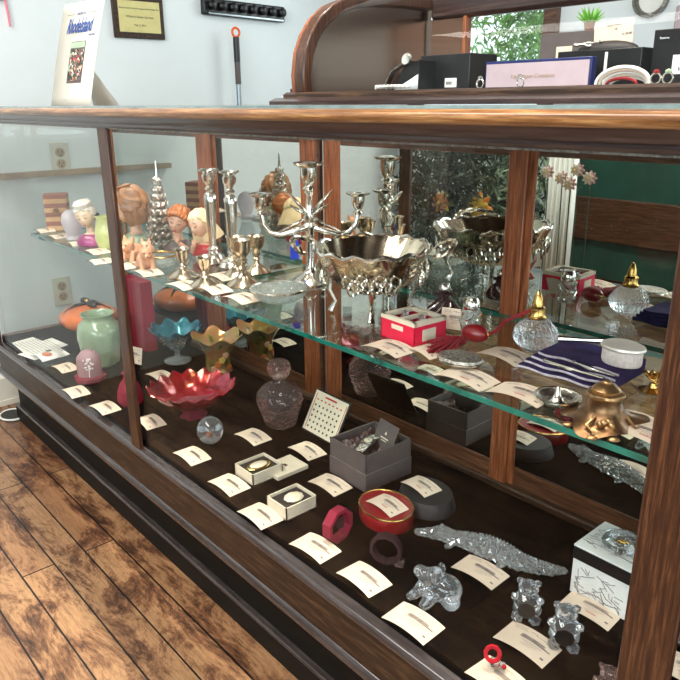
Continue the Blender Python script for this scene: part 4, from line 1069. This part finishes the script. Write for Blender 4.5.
# bronze inkwell
p = at(602, 424, SZ)
t = thing('bronze_inkwell', 'bronze lidded inkwell with flowing leaf-shaped base', 'inkwell', p, math.radians(30))
def swirl(r, z, a):
    w = max(0, 1-z/.03); return r*(1+w*(.14*math.sin(3*a+.5)+.08*math.sin(5*a))), z + w*w*.004*(1+math.sin(4*a))
G().lathe([(.042, 0), (.047, .001), (.040, .005), (.029, .011), (.0225, .02), (.0195, .03), (.0205, .037), (.019, .0375), (0, .0375)], 72, swirl).build('body', 'bronze', t)
g = G()
g.tube([(-.010, -.026, .02), (-.02, -.036, .012), (-.012, -.043, .006), (.004, -.042, .006), (.012, -.034, .011), (.008, -.027, .018)], .0022, 6)
g.tube([(.026, -.012, .018), (.036, -.02, .009), (.04, -.01, .006)], .002, 6)
for k in range(6): g.ell((.002+.006*math.cos(k), -.034+.003*math.sin(k*2), .014+.004*math.sin(k)), (.0045, .004, .0045), 8, 6)
for x, y in ((-.012, -.05), (.012, -.048), (-.04, -.02), (.044, -.005)): g.ell((x, y, .003), (.007, .005, .003), 8, 6)
g.build('leaf_relief', 'bronze_hi', t)
G().lathe([(.0215, .0375), (.0225, .040), (.0215, .043), (.0165, .0445), (.017, .047), (.012, .052), (.006, .054), (0, .055)], 40, lambda r, z, a: (r*(1+.03*math.sin(5*a+z*200)), z)).build('lid', 'bronze_hi', t)
G().ell((0, 0, .055), (.006, .005, .003), 12, 8).build('knob', 'bronze_hi', t)
# gilt ornament
p = at(652, 391, SZ)
t = thing('gilt_ornament', 'gilt metal floral ornament behind the inkwell by the thick post', 'ornament', p, .4)
G().lathe([(.016, 0), (.018, .002), (.006, .006), (.004, .012), (0, .013)], 16).build('base', 'gold', t)
random.seed(8)
for k in range(7):
    a = k*.9; g = G(); g.ell((0, 0, 0), (.010, .005, .003), 10, 6, None, T(.008*math.cos(a), .008*math.sin(a), .014+.0025*k)@RZ(a)@RY(-.7)); g.build('petal', 'gold', t)
# cards on the shelf
for i, (px, py, lab, kd, w_) in enumerate([
    (45, 231, 'price card at the far left corner of the shelf', 0, .07), (58, 237, 'price card in front of the striped box', 0, .07),
    (78, 244, 'price card in front of the frosted glass figure', 0, .07), (96, 252, 'price card in front of the white-haired head vase', 0, .08),
    (130, 266, 'price card in front of the small pitcher', 0, .07), (147, 273, 'price card in front of the peach animals', 0, .08),
    (182, 286, 'price card in front of the leftmost short candlestick', 0, .08), (214, 290, 'price card in front of the second short candlestick', 0, .08),
    (222, 277, 'price card between the short candlestick and the front goblet', 0, .08), (241, 299, 'price card left of the silver-rimmed dish', 0, .08),
    (389, 349, 'price card at the near left corner of the red card box', 1, .08), (466, 379, 'price card under the silver compact', 1, .085),
    (505, 357, 'price card between the squeeze bulb and the velvet roll', 1, .08), (520, 395, 'price card left of the silver ring dish', 1, .08),
    (428, 352, 'price card behind the silver compact beside the tassel', 0, .06), (645, 436, 'price card beside the bronze inkwell at the thick post', 1, .08),
    (632, 424, 'price card tucked behind the bronze inkwell', 0, .07), (100, 262, 'price card on the shelf just left of the slim post', 0, .06)]):
    price_card(px, py, SZ, lab, math.radians(random.uniform(-6, 6)), kd, w_, .05)
t = price_card(454, 330, SZ, 'price card standing upright behind the red tassel', .3, 0, .05, .036); t.location.z += .019; t.rotation_euler = (math.radians(72), 0, math.radians(20))

for o in list(SC.objects):              # the goods above were measured for a shelf 20 mm higher, so nearer
    if o in BEFORE or o.parent: continue
    o.scale = [v*1.053 for v in o.scale]; o.location.z = SZ + (o.location.z-SZ)*1.053

#%% ---------------------------------------------------------------- things on top of the case, on the walls and behind

TZ = 1.0763
t = thing('poster_stand', 'white magazine poster card with blue script title standing on the case top', 'poster', (-2.085, .16, TZ), math.radians(6))
mx = RX(math.radians(76)); W_, H_ = .112, .285
g = G(); n = 12
cv = lambda v: -.010*(v/H_)**2
def sheet(x0, x1, y0, y1, off):
    g = G(); g.add([(x, y0+(y1-y0)*i/n, cv(y0+(y1-y0)*i/n)+off) for i in range(n+1) for x in (x0, x1)], [(2*i, 2*i+1, 2*i+3, 2*i+2) for i in range(n)], mx); return g
sheet(-W_, W_, .0, H_, 0).build('card', 'trim', t, solid=.001)
c0 = sheet(-.034, .048, .062, .176, .0012).build('cover_photo', 'charcoal', t)
random.seed(12); cols = ['sage', 'lip', 'white', 'ink', 'peach', 'grey_ceramic', 'leafdark']
sheet(-.032, .046, .158, .174, .0018).build('green_banner', 'sage', c0)
for k, mt in enumerate(cols):
    g = G()
    for q in range(22):
        x = random.uniform(-.032, .040); y = random.uniform(.066, .15); z = cv(y)+.002+.0001*k
        g.add([(x, y, z), (x+random.uniform(.004, .012), y, z), (x+.008, y+random.uniform(.003, .012), z), (x, y+.008, z)], [(0, 1, 2, 3)], mx)
    g.build('collage_print', mt, c0, smooth=False)
text_part('RhodeIsland', 'blue_script_title', 'blueink', t, mx@T(0, .218, cv(.218)+.0016)@RX(-.11)@Matrix.Diagonal((1, 2.1, 1, 1)), .028, .25, bold=.0004)
text_part('THE BEST OF', 'small_heading', 'blueink', t, mx@T(0, .252, cv(.252)+.0018)@RX(-.11), .0085)
text_part('MONTHLY', 'small_heading', 'blueink', t, mx@T(.075, .19, cv(.19)+.0016)@RX(-.11), .0075)
sheet(-.08, -.035, .2515, .2525, .0014).build('rule_line', 'brow', t); sheet(.035, .08, .2515, .2525, .0014).build('rule_line', 'brow', t)
G().add([(-.05, .10, 0), (.06, .12, 0), (.0, .05, .14)], [(0, 1, 2)]).build('easel_back', 'white', t, solid=.001)

# wall things on the left wall (facing +X)
WX = -2.82
def wall_mx(y, z): return Matrix(((0, 0, 1, WX), (1, 0, 0, y), (0, 1, 0, z), (0, 0, 0, 1)))     # local x -> world +Y, local y -> up, local z -> +X
a_ = at(113.7, 37.5, WX, 0); b_ = at(164, 40.7, WX, 0); w_ = b_.y-a_.y; z0 = a_.z
t = thing('award_plaque', 'dark wooden award plaque with brass plate on the pale wall', 'plaque', (WX, 0, 0))
hgt = .30
G().box(0, w_, 0, hgt, .001, .014, wall_mx(a_.y, z0)@T(0, 0, 0)).build('board', 'walnut', t, bevel=.003)
for o in t.children: o.data.transform(T(-WX, 0, 0))
def on_plaque(o): o.data.transform(T(-WX, 0, 0)); return o
on_plaque(G().box(.022, w_-.018, .022, .135, .014, .0155, wall_mx(a_.y, z0)).build('brass_plate', 'brass', t, smooth=False))
on_plaque(G().box(.018, w_-.018, .145, .28, .014, .0155, wall_mx(a_.y, z0)).build('photo_print', 'leafdark', t, smooth=False))
g = G()
for x, y, w2, h2 in ((.03, .15, .05, .05), (.06, .17, .04, .04), (.11, .152, .06, .035)): g.box(x, x+w2, y, y+h2, .0155, .0162, wall_mx(a_.y, z0))
on_plaque(g.build('photo_highlights', 'trim', t, smooth=False))
for k, (s_, sz) in enumerate((("Rhode Island's Food Arrangement & Antique Fair", .0085), ("Willow's Estate Services", .012), ('May 2, 2011', .0105))):
    o = text_part(s_, 'engraved_text', 'ink', t, wall_mx(a_.y, z0)@T((w_+.004)/2, .108-.030*k, .0158), sz, .1); on_plaque(o)

r0 = at(200, 7, WX, 0); r1 = at(281, 16, WX, 0)
t = thing('tool_rack', 'black wall-mounted broom holder rack with silver strip', 'tool rack', (WX, 0, 0))
L_ = r1.y-r0.y; ang = math.atan2(r1.z-r0.z, L_); rm = T(-WX, 0, 0)@wall_mx(r0.y, r0.z)@RZ(ang)
G().box(0, L_, -.03, .035, .001, .03, rm).build('backplate', 'black', t, bevel=.006)
G().box(.02, L_-.01, -.028, -.019, .03, .036, rm).build('silver_strip', 'steel', t, bevel=.002)
for k in range(8):
    G().lathe([(.018, 0), (.019, .02), (.012, .026), (0, .027)], 16, None, rm@T(.035+k*(L_-.06)/7, .008, .03)).build('gripper', 'black', t)

bt = at(236, 37, WX+.06, 0)
t = thing('broom', 'grey broom handle with black grip and orange hanging loop against the wall', 'broom', (WX+.08, bt.y-.02, FZ))
lp = Vector((-.02, .02, bt.z-FZ))
G().tube([(0.01, -.005, .1), lp-Vector((0, 0, .18))], .010, 12).build('handle', 'steel', t)
G().tube([lp-Vector((-.0005, 0, .19)), lp-Vector((0, 0, .10))], .0125, 12).build('grey_sleeve', 'charcoal', t)
G().tube([lp-Vector((0, 0, .10)), lp-Vector((0, 0, .0))], .0135, 12).build('black_grip', 'black', t)
G().tube([lp+Vector((.0, .018*math.sin(a*PI/12), .018-.018*math.cos(a*PI/12))) for a in range(25)], .005, 8).build('hanging_loop', 'orangeplastic', t)
G().box(-.03, .04, -.12, .12, .0, .1).build('bristle_head', 'black', t, bevel=.01)

o_ = at(4, 0, WX, 0)
t = thing('pink_ribbon', 'pink ribbon hanging from a black hook at the top left of the wall', 'ribbon', (WX, o_.y, o_.z))
G().ell((.012, -.02, .012), (.012, .025, .016), 12, 8).build('black_hook', 'black', t)
G().tube([(.012, 0, .0), (.012, .003, -.04), (.012, .004, -.085)], .004, 6).build('ribbon', 'pink', t)

def outlet(y, z, label):
    t = thing('wall_outlet', label, 'electrical outlet', (WX, y, z))
    G().box(.0005, .006, -.036, .036, -.058, .058).build('cover_plate', 'plastic_ivory', t, bevel=.002)
    for s_ in (-.021, .021):
        f = G().lathe([(.018, 0), (.018, .0015), (0, .0016)], 20, None, T(.006, 0, s_)@RY(PI/2)).build('socket', 'tan', t)
        G().box(.0075, .0082, -.0085, -.005, -.003+s_, .009+s_).box(.0075, .0082, .005, .0085, -.003+s_, .008+s_).box(.0075, .0082, -.003, .003, -.012+s_, -.006+s_).build('slots', 'ink', f, smooth=False)
o1 = at(60, 158, WX, 0); o2 = at(62, 291, WX, 0)
outlet(o1.y, o1.z, 'ivory outlet high on the left wall above the shelf strip')
outlet(o2.y, o2.z, 'ivory outlet low on the left wall above the baseboard')

# black round mat at the foot of the case
p = at(13, 416, FZ)
t = thing('floor_disc', 'flat black disc with white rim on the floor by the case corner', 'floor disc', p+Vector((0, 0, .001)))
G().lathe([(.055, 0), (.055, .006), (0, .006)], 36, None, Matrix.Diagonal((1.0, .8, 1, 1))).build('disc', 'black', t)
G().tube([(.055*math.cos(a*PI/20), .044*math.sin(a*PI/20), .005) for a in range(41)], .004, 6).build('white_rim', 'white', t)

#%% ---------------------------------------------------------------- countertop showcase with curved glass
ux, uy = -1.06, .16
up_ = thing('countertop_showcase', 'curved-glass wooden countertop showcase standing on the case top', 'showcase', (ux, uy, TZ))
UL = 1.75
def up(g, nm, mt, par=None, **kw): return g.build(nm, mt, par or up_, **kw)
def yz(prof, x0, x1): return xprism(prof, x0, x1)
up(yz([(-.03, 0), (-.03, .006), (-.018, .011), (-.012, .012), (.36, .012), (.36, 0)], -.03, UL), 'base_moulding', 'cove')
up(yz([(-.012, .011), (-.012, .017), (-.004, .021), (.36, .021), (.36, .011)], -.012, UL), 'upper_base_moulding', 'walnut')
arcp = [(.008, .02), (.006, .05), (.012, .088), (.026, .118), (.048, .146), (.078, .168), (.12, .184), (.18, .194), (.26, .198), (.35, .198)]
inn = [(.026, .02), (.026, .05), (.032, .082), (.045, .108), (.064, .131), (.09, .149), (.128, .163), (.185, .172), (.26, .176), (.35, .176)]
for x0, x1 in ((-.004, .024), (UL-.03, UL)):
    up(yz(arcp+inn[::-1], x0, x1), 'arched_end_frame', 'walnut_v', bevel=.003)
    up(yz([(a*.93+b*.07, c*.93+d*.07) for (a, c), (b, d) in zip(arcp, inn)]+[(a*.6+b*.4, c*.6+d*.4) for (a, c), (b, d) in zip(arcp, inn)][::-1], x0-.008, x0), 'arch_bead', 'oak')
up(yz(inn+[(.35, .02)], .008, .011), 'reflection_end_panel', 'mirror_t', smooth=False)  # added tinted panel standing in for brown reflections in the curved glass
g = G(); k = len(arcp); mid = [((a+c)/2, (b+d)/2) for (a, b), (c, d) in zip(arcp, inn)]
g.add([(x, y, z) for x in (.024, UL-.03) for y, z in mid], [(i, i+1, i+1+k, i+k) for i in range(k-1)])
up(g, 'curved_glass', 'pane', angle=60)
up(G().box(.02, UL-.03, .335, .355, .155, .2), 'rear_top_rail', 'cove', bevel=.008)
up(G().box(.02, UL-.03, .335, .355, .018, .03), 'rear_bottom_rail', 'walnut', bevel=.002)
up(G().box(.02, .108, .34, .346, .03, .158), 'mirrored_rear_door', 'mirror_t', smooth=False)
up(G().box(.106, .113, .334, .352, .03, .158), 'rear_door_stile', 'oak', bevel=.001)
UZ = TZ+.0213

def upat(px, py, y): return at(px, py, y, 1)
# goods inside the countertop showcase
def blackbox(name, label, px0, px1, pyt, y, depth, mat, cat='box'):
    a, b = upat(px0, pyt, y), upat(px1, pyt, y); h = a.z-UZ
    t = thing(name, label, cat, ((a.x+b.x)/2, y+depth/2, UZ)); w = (b.x-a.x)/2
    G().box(-w, w, -depth/2, depth/2, 0, h).build('box', mat, t, bevel=.001); return t, w, h
t, w, h = blackbox('jewellery_box', 'black jewellery box with a white barcode label and a watch draped beside it', 421, 470, 56, .28, .07, 'black')
lb = G().box(w*.05, w*.52, -.0356, -.0350, .004, .018).build('barcode_label', 'white', t, smooth=False)
g = G()
for k in range(8): g.box(w*.1+k*.0016, w*.1+k*.0016+.0008, -.0360, -.0356, .008, .013)
g.build('barcode', 'ink', lb, smooth=False)
pw = upat(395, 88, .24)
t = thing('display_ramp', 'black sloping display stand at the left end of the showcase', 'display stand', (pw.x+.018, .26, UZ))
G().add([(-.022, -.02, 0), (.035, -.02, 0), (.035, .03, 0), (-.022, .03, 0), (.035, -.02, .045), (.035, .03, .045), (.006, -.02, .043), (.006, .03, .043)],
        [(0, 3, 2, 1), (0, 1, 4, 6), (3, 7, 5, 2), (1, 2, 5, 4), (6, 4, 5, 7), (0, 6, 7, 3)]).build('stand', 'black', t, smooth=False)
G().add([(-.02, -.0206, .001), (.034, -.0206, .001), (.034, -.0206, .024)], [(0, 1, 2)]).build('pale_card', 'wall', t, solid=.0004)
t = thing('bracelet_watch', 'dark metal bracelet watch draped over the sloping black stand', 'watch', (pw.x-.004, .236, UZ))
pts = [(-.008+.002, -.0, .002), (-.010, 0, .010), (-.004, 0, .020), (.004, 0, .030), (.016, 0, .036), (.028, 0, .0405), (.036, 0, .046)]
for k in range(len(pts)-1):
    for q in (0, .5):
        v = Vector(pts[k]).lerp(Vector(pts[k+1]), q); a = math.atan2(pts[k+1][2]-pts[k][2], pts[k+1][0]-pts[k][0]); G().box(-.003, .003, -.006, .006, -.0016, .0016, T(*v)@RY(-a)).build('link', 'pewter', t, bevel=.0006)
G().lathe([(.009, 0), (.009, .004), (0, .005)], 20, None, T(.037, -.002, .047)@RX(PI/2.4)).build('watch_face', 'silver', t)
pl = upat(388, 88, .20)
t = thing('pearl_strand', 'strand of small white pearls lying along the showcase front', 'necklace', (pl.x, .2, UZ))
random.seed(2); g = G()
for k in range(70):
    x = -.028+k*.0011; g.ell((x, .006*math.sin(k*.8), .0035+.003*abs(math.sin(k*.37))), (.0022, .0022, .0022), 8, 6)
ps = g.build('pearls', 'white', t); ps['kind'] = 'stuff'
t, w, h = blackbox('lined_case', 'open blue case with cream satin lining and faint gold script', 486, 592, 62, .27, .012, 'navy', 'jewellery case')
G().box(-w+.003, w-.003, -.0075, -.006, .002, h-.004).build('satin_lining', 'plum', t, smooth=False)
text_part('Nefertique Creations', 'gold_script', 'tan', t, T(-.004, -.0078, h*.42)@RX(PI/2), .0085, .35)
t, w, h = blackbox('ring_box', 'small slate blue box behind the left end of the blue case', 466, 487, 62, .33, .03, 'sage')
t, w, h = blackbox('display_box', 'grey box behind, carrying a potted succulent', 541, 594, 34, .40, .05, 'charcoal'); gb = t; gh = h
G().box(-.016, .012, -.0256, -.025, h*.1, h*.75).build('pale_flap', 'cream', t, smooth=False)
t, w, h = blackbox('watch_case', 'wide black watch case with a cushion top and small blue crest', 558, 642, 52, .34, .05, 'black')
G().ell((0, 0, h), (w*.72, .022, .013), 20, 10).build('cushion', 'blacksatin', t)
G().box(w*.18, w*.24, -.0262, -.0252, .002, h*.92).build('white_strip', 'white', t, smooth=False)
text_part('BULOVA', 'brand_lettering', 'wall', t, T(-w*.62, -.0256, h*.72)@RX(PI/2), .0066)
t2 = thing('marcasite_necklace', 'dark jewelled necklace draped over the black cushion', 'necklace', t.location+Vector((-.006, -.004, h+.0135)))
g = G(); 
for k in range(26): a = k*.24; g.ell((-.012+.016*math.cos(a)-.0006*k, -.012+.008*math.sin(a), -.002+.001*math.sin(k)-.0002*k), (.0024, .002, .002), 8, 5)
g.build('stones', 'silver_d', t2)
pp = upat(588, 27, .42)
t = thing('potted_succulent', 'small spiky green succulent in a clay pot on the grey box', 'plant', (pp.x, .424, UZ+gh))
G().lathe([(.006, 0), (.008, .010), (.009, .011), (.0085, .013), (0, .012)], 20).build('pot', 'terracotta', t)
random.seed(6); g = G()
for k in range(26):
    a = k*2.4; e = .25+.9*(k/26); l = .024; d = Vector((math.cos(a)*math.cos(e), math.sin(a)*math.cos(e), math.sin(e)))
    g.tube([(0, 0, .012), tuple(d*l*.5+Vector((0, 0, .012))), tuple(d*l+Vector((0, 0, .014)))], [.0018, .002, .0003], 5)
g.build('leaves', 'leafbright', t)
a, b = upat(597, 22, .385), upat(636, 19, .385)
t = thing('price_sign', 'white printed price sign leaning behind the black cushion', 'sign', ((a.x+b.x)/2, .385, UZ+.04)); w = (b.x-a.x)/2; h = a.z-UZ-.04
G().box(-w, w, -.0005, .0005, 0, h, RY(-.06)).build('card', 'paper', t, smooth=False)
text_part('Estate Jewelry', 'printed_heading', 'ink', t, RY(-.06)@T(.002, -.0008, h-.006)@RX(PI/2), .0042)
text_part('14K', 'printed_text', 'ink', t, RY(-.06)@T(.004, -.0008, h-.012)@RX(PI/2), .003)
text_part('$ 125.00', 'printed_text', 'ink', t, RY(-.06)@T(w-.009, -.0008, h-.020)@RX(PI/2), .0042, .3)
G().box(-.002, .002, -.002, .004, -.04, .01).build('support', 'black', t)
pq = upat(618, 82, .22)
t = thing('pearl_collar', 'multi-strand white pearl collar spread inside the showcase', 'necklace', (pq.x, .23, UZ))
for k in range(5):
    G().tube([((.036-.003*k)*math.cos(PI*u/16), .004*k, (.020-.003*k)*math.sin(PI*u/16)+.0015) for u in range(17)], .0022, 6).build('strand', 'paper' if k % 2 else 'white', t)
G().tube([((.020)*math.cos(PI*u/16), -.002, .007*math.sin(PI*u/16)+.001) for u in range(17)], .002, 6).build('coral_strand', 'oxred', t)
t, w, h = blackbox('book', 'black upright box at the right end of the showcase', 655, 700, 30, .36, .03, 'black')
text_part('Reserve', 'silver_lettering', 'wall', t, T(-w*.5, -.0156, h*.85)@RX(PI/2), .004)
a = upat(684, 62, .26)
t = thing('price_sign', 'small white price ticket at the right edge of the showcase', 'sign', (a.x, .26, UZ))
G().box(-.014, .014, -.0005, .0005, .012, .034).box(-.001, .001, -.0005, .0005, 0, .012).build('card', 'white', t, smooth=False)
text_part('$45', 'printed_text', 'ink', t, T(-.002, -.0008, .018)@RX(PI/2), .006)
for k, (px, c_) in enumerate(((480, 'wall'), (520, 'wall'), (667, 'sage'), (655, 'oxred'))):
    q = upat(px, 84, .20); t = thing('ring', ('pale blue stone ring left of the satin-lined case', 'clear stone ring in front of the satin-lined case', 'green stone brooch at the right end of the showcase', 'red bead clip at the right end of the showcase')[k], 'jewellery', (q.x, .2, UZ))
    G().tube([(.006*math.cos(a*PI/8), 0, .006+.006*math.sin(a*PI/8)) for a in range(17)], .0012, 6).build('band', 'silver', t)
    G().add(*ico((0, 0, .0135), (.0045, .0035, .003), 1)).build('stone', c_ if k > 1 else 'crystal', t, smooth=False)
q = at(292, 92, .34, 1)
t = thing('small_carton', 'little white and purple carton behind the showcase corner on the case top', 'box', (q.x, .34, TZ))
G().box(-.02, .016, -.012, .012, 0, .016).build('carton', 'white', t, bevel=.001)
G().box(-.012, .0165, -.0125, -.0118, .003, .010).build('purple_label', 'velvet', t, smooth=False)
G().box(.006, .014, -.01, .01, .016, .032).build('black_cap', 'black', t, bevel=.001)

# clock on the rear wall
c = at(650, -2, 1.88, 1)
t = thing('wall_clock', 'round grey-rimmed wall clock on the rear wall, cut off by the picture top', 'clock', (c.x, 1.899, c.z))
G().lathe([(.058, 0), (.062, .004), (.062, .022), (.052, .024), (.046, .014), (.046, .0), (.0, 0)], 48, None, RX(PI/2)).build('rim', 'pewter', t)
G().lathe([(.0455, .002), (.0455, .006), (0, .006)], 40, None, RX(PI/2)).build('face', 'white', t)
G().box(-.0015, .0015, -.009, -.007, -.004, .034).box(-.003, .028, -.009, -.007, -.0015, .0015).build('hands', 'ink', t, smooth=False)
c = upat(672, 24, 1.85)
t = thing('framed_picture', 'rose-coloured panel hanging on the rear wall at the right edge', 'picture', (c.x+.06, 1.9, c.z))
G().box(-.07, .07, -.02, -.001, -.06, .06).build('frame', 'plum', t, bevel=.008)

# greenery outside the rear window
random.seed(31)
def leafy(name, label, base, n, spread, hgt, llen, mats, cat, trunk='walnut_v', zoff=0, droop=.3):
    t = thing(name, label, cat, base)
    G().tube([(0, 0, 0), (.02, .01, hgt*.5), (-.01, 0, hgt*.9)], [.03, .02, .008], 8).build('trunk', trunk, t)
    for mi, mt in enumerate(mats):
        g = G()
        for k in range(n):
            c = Vector((max(-1.5, min(1.5, random.gauss(0, 1)))*spread, max(-1.5, min(1.5, random.gauss(0, 1)))*spread*.6, hgt*(zoff+(1-zoff)*random.random())))
            d = Vector((random.uniform(-1, 1), random.uniform(-.6, .6), random.uniform(-1-droop, .8))).normalized()*llen*random.uniform(.6, 1.2)
            s_ = d.cross(Vector((random.uniform(-1, 1), 1, .3))).normalized()*llen*.09
            g.add([c, c+d*.5+s_, c+d, c+d*.5-s_], [(0, 1, 2, 3)])
        f = g.build('foliage', mt, t, smooth=False); f['kind'] = 'stuff'
    return t
leafy('garden_tree', 'feathery green tree outside the rear window', (-2.0, 3.0, FZ), 9000, .42, 2.2, .075, ['treeleaf', 'treeleaf2'], 'tree', zoff=.55)

#%% ---------------------------------------------------------------- shop floor behind the viewer (seen in the mirrors)
leafy('christmas_tree', 'dark artificial tree opposite the case, seen in the mirrors', (-2.46, -1.3, FZ), 3200, .15, 1.35, .07, ['leafdark', 'leafgrey'], 'tree', zoff=.1)
leafy('leafy_shrub', 'grey-green leafy arrangement opposite the case, seen in the mirrors', (-2.45, -1.85, FZ), 900, .13, .9, .09, ['sage', 'leafdark'], 'plant', zoff=.35)
def flower(c, R, mt, mt2, label):
    t = thing('silk_flower', label, 'flower', c)
    G().tube([(0, 0, 0), (0, -.01, -.3), (0, -.01, FZ-c[2])], .003, 6).build('stem', 'leafdark', t)
    for ring_ in range(2):
        for k in range(8):
            a = k*PI/4+ring_*.4; d = Vector((math.cos(a), .0, math.sin(a)))*R*(1-.25*ring_)
            G().ell((0, 0, 0), (R*.5, R*.12, R*.22), 10, 6, None, T(d.x*.5, .02*ring_, d.z*.5)@RY(-a)).build('petal', mt if ring_ == 0 else mt2, t)
    G().ell((0, .03, 0), (R*.16,)*3, 10, 6).build('centre', 'petal_y', t)
def mir(px, py, y):                      # point at real depth y whose mirror image shows at (px, py)
    q = at(px, py, 2*MY-y, 1); return Vector((q.x, y, q.z))
flower(mir(481, 208, -1.3), .085, 'petal', 'petal_y', 'large orange silk flower, seen in the mirror by the oak stile')
flower(mir(444, 202, -1.2), .06, 'petal_y', 'petal', 'yellow silk flower left of the orange one in the mirror')
for k, (px, py) in enumerate(((548, 172), (562, 178), (578, 170), (570, 184), (590, 178))):
    flower(mir(px, py, -1.1+.03*k), .03, 'pinkpetal', 'paper', ('pink blossom above the white drape, leftmost', 'pink blossom above the white drape, second', 'pink blossom above the white drape, middle', 'pink blossom above the white drape, lowest', 'pink blossom above the white drape, rightmost')[k])
q = mir(556, 240, -1.45)
t = thing('white_drape', 'white hanging fabric drape opposite the case, seen in the mirror', 'drape', (q.x, -1.45, FZ))
g = G(); n = 40
g.add([(-.075+.15*i/n, .012*math.sin(i*.9), z) for z in (.0, 1.0) for i in range(n+1)], [(i, i+1, i+n+2, i+n+1) for i in range(n)])
g.build('fabric', 'white', t, solid=.002)
t = thing('green_cabinet', 'low green-panelled wooden counter across the shop, seen in the mirror', 'cabinet', (-1.25, -2.3, FZ))
G().box(-1.1, 1.9, -.3, 0, 0, 1.0).build('carcass', 'greenpaint', t, bevel=.003)
G().box(-1.12, 1.92, -.0, .03, .33, .58).build('middle_band', 'oak_h', t, bevel=.006)
G().box(-1.12, 1.92, -.0, .02, 0, .11).build('kick_board', 'walnut', t, bevel=.004)
G().box(-1.13, 1.93, -.32, .04, .98, 1.02).build('counter_top', 'walnut', t, bevel=.006)
for i in range(4):
    t = thing('track_light', ('track spotlight over the left end of the case', 'track spotlight, second from the left over the case', 'track spotlight, third from the left over the case', 'track spotlight over the right part of the case')[i], 'spotlight', (-2.0+i*.62, .2, 2.7), 0)
    G().lathe([(.045, -.20), (.048, -.19), (.035, -.10), (.012, -.08), (.012, 0), (0, 0)], 24).build('housing', 'black', t)
    G().lathe([(.036, -.196), (0, -.196)], 20).build('lamp', 'spotglow', t)
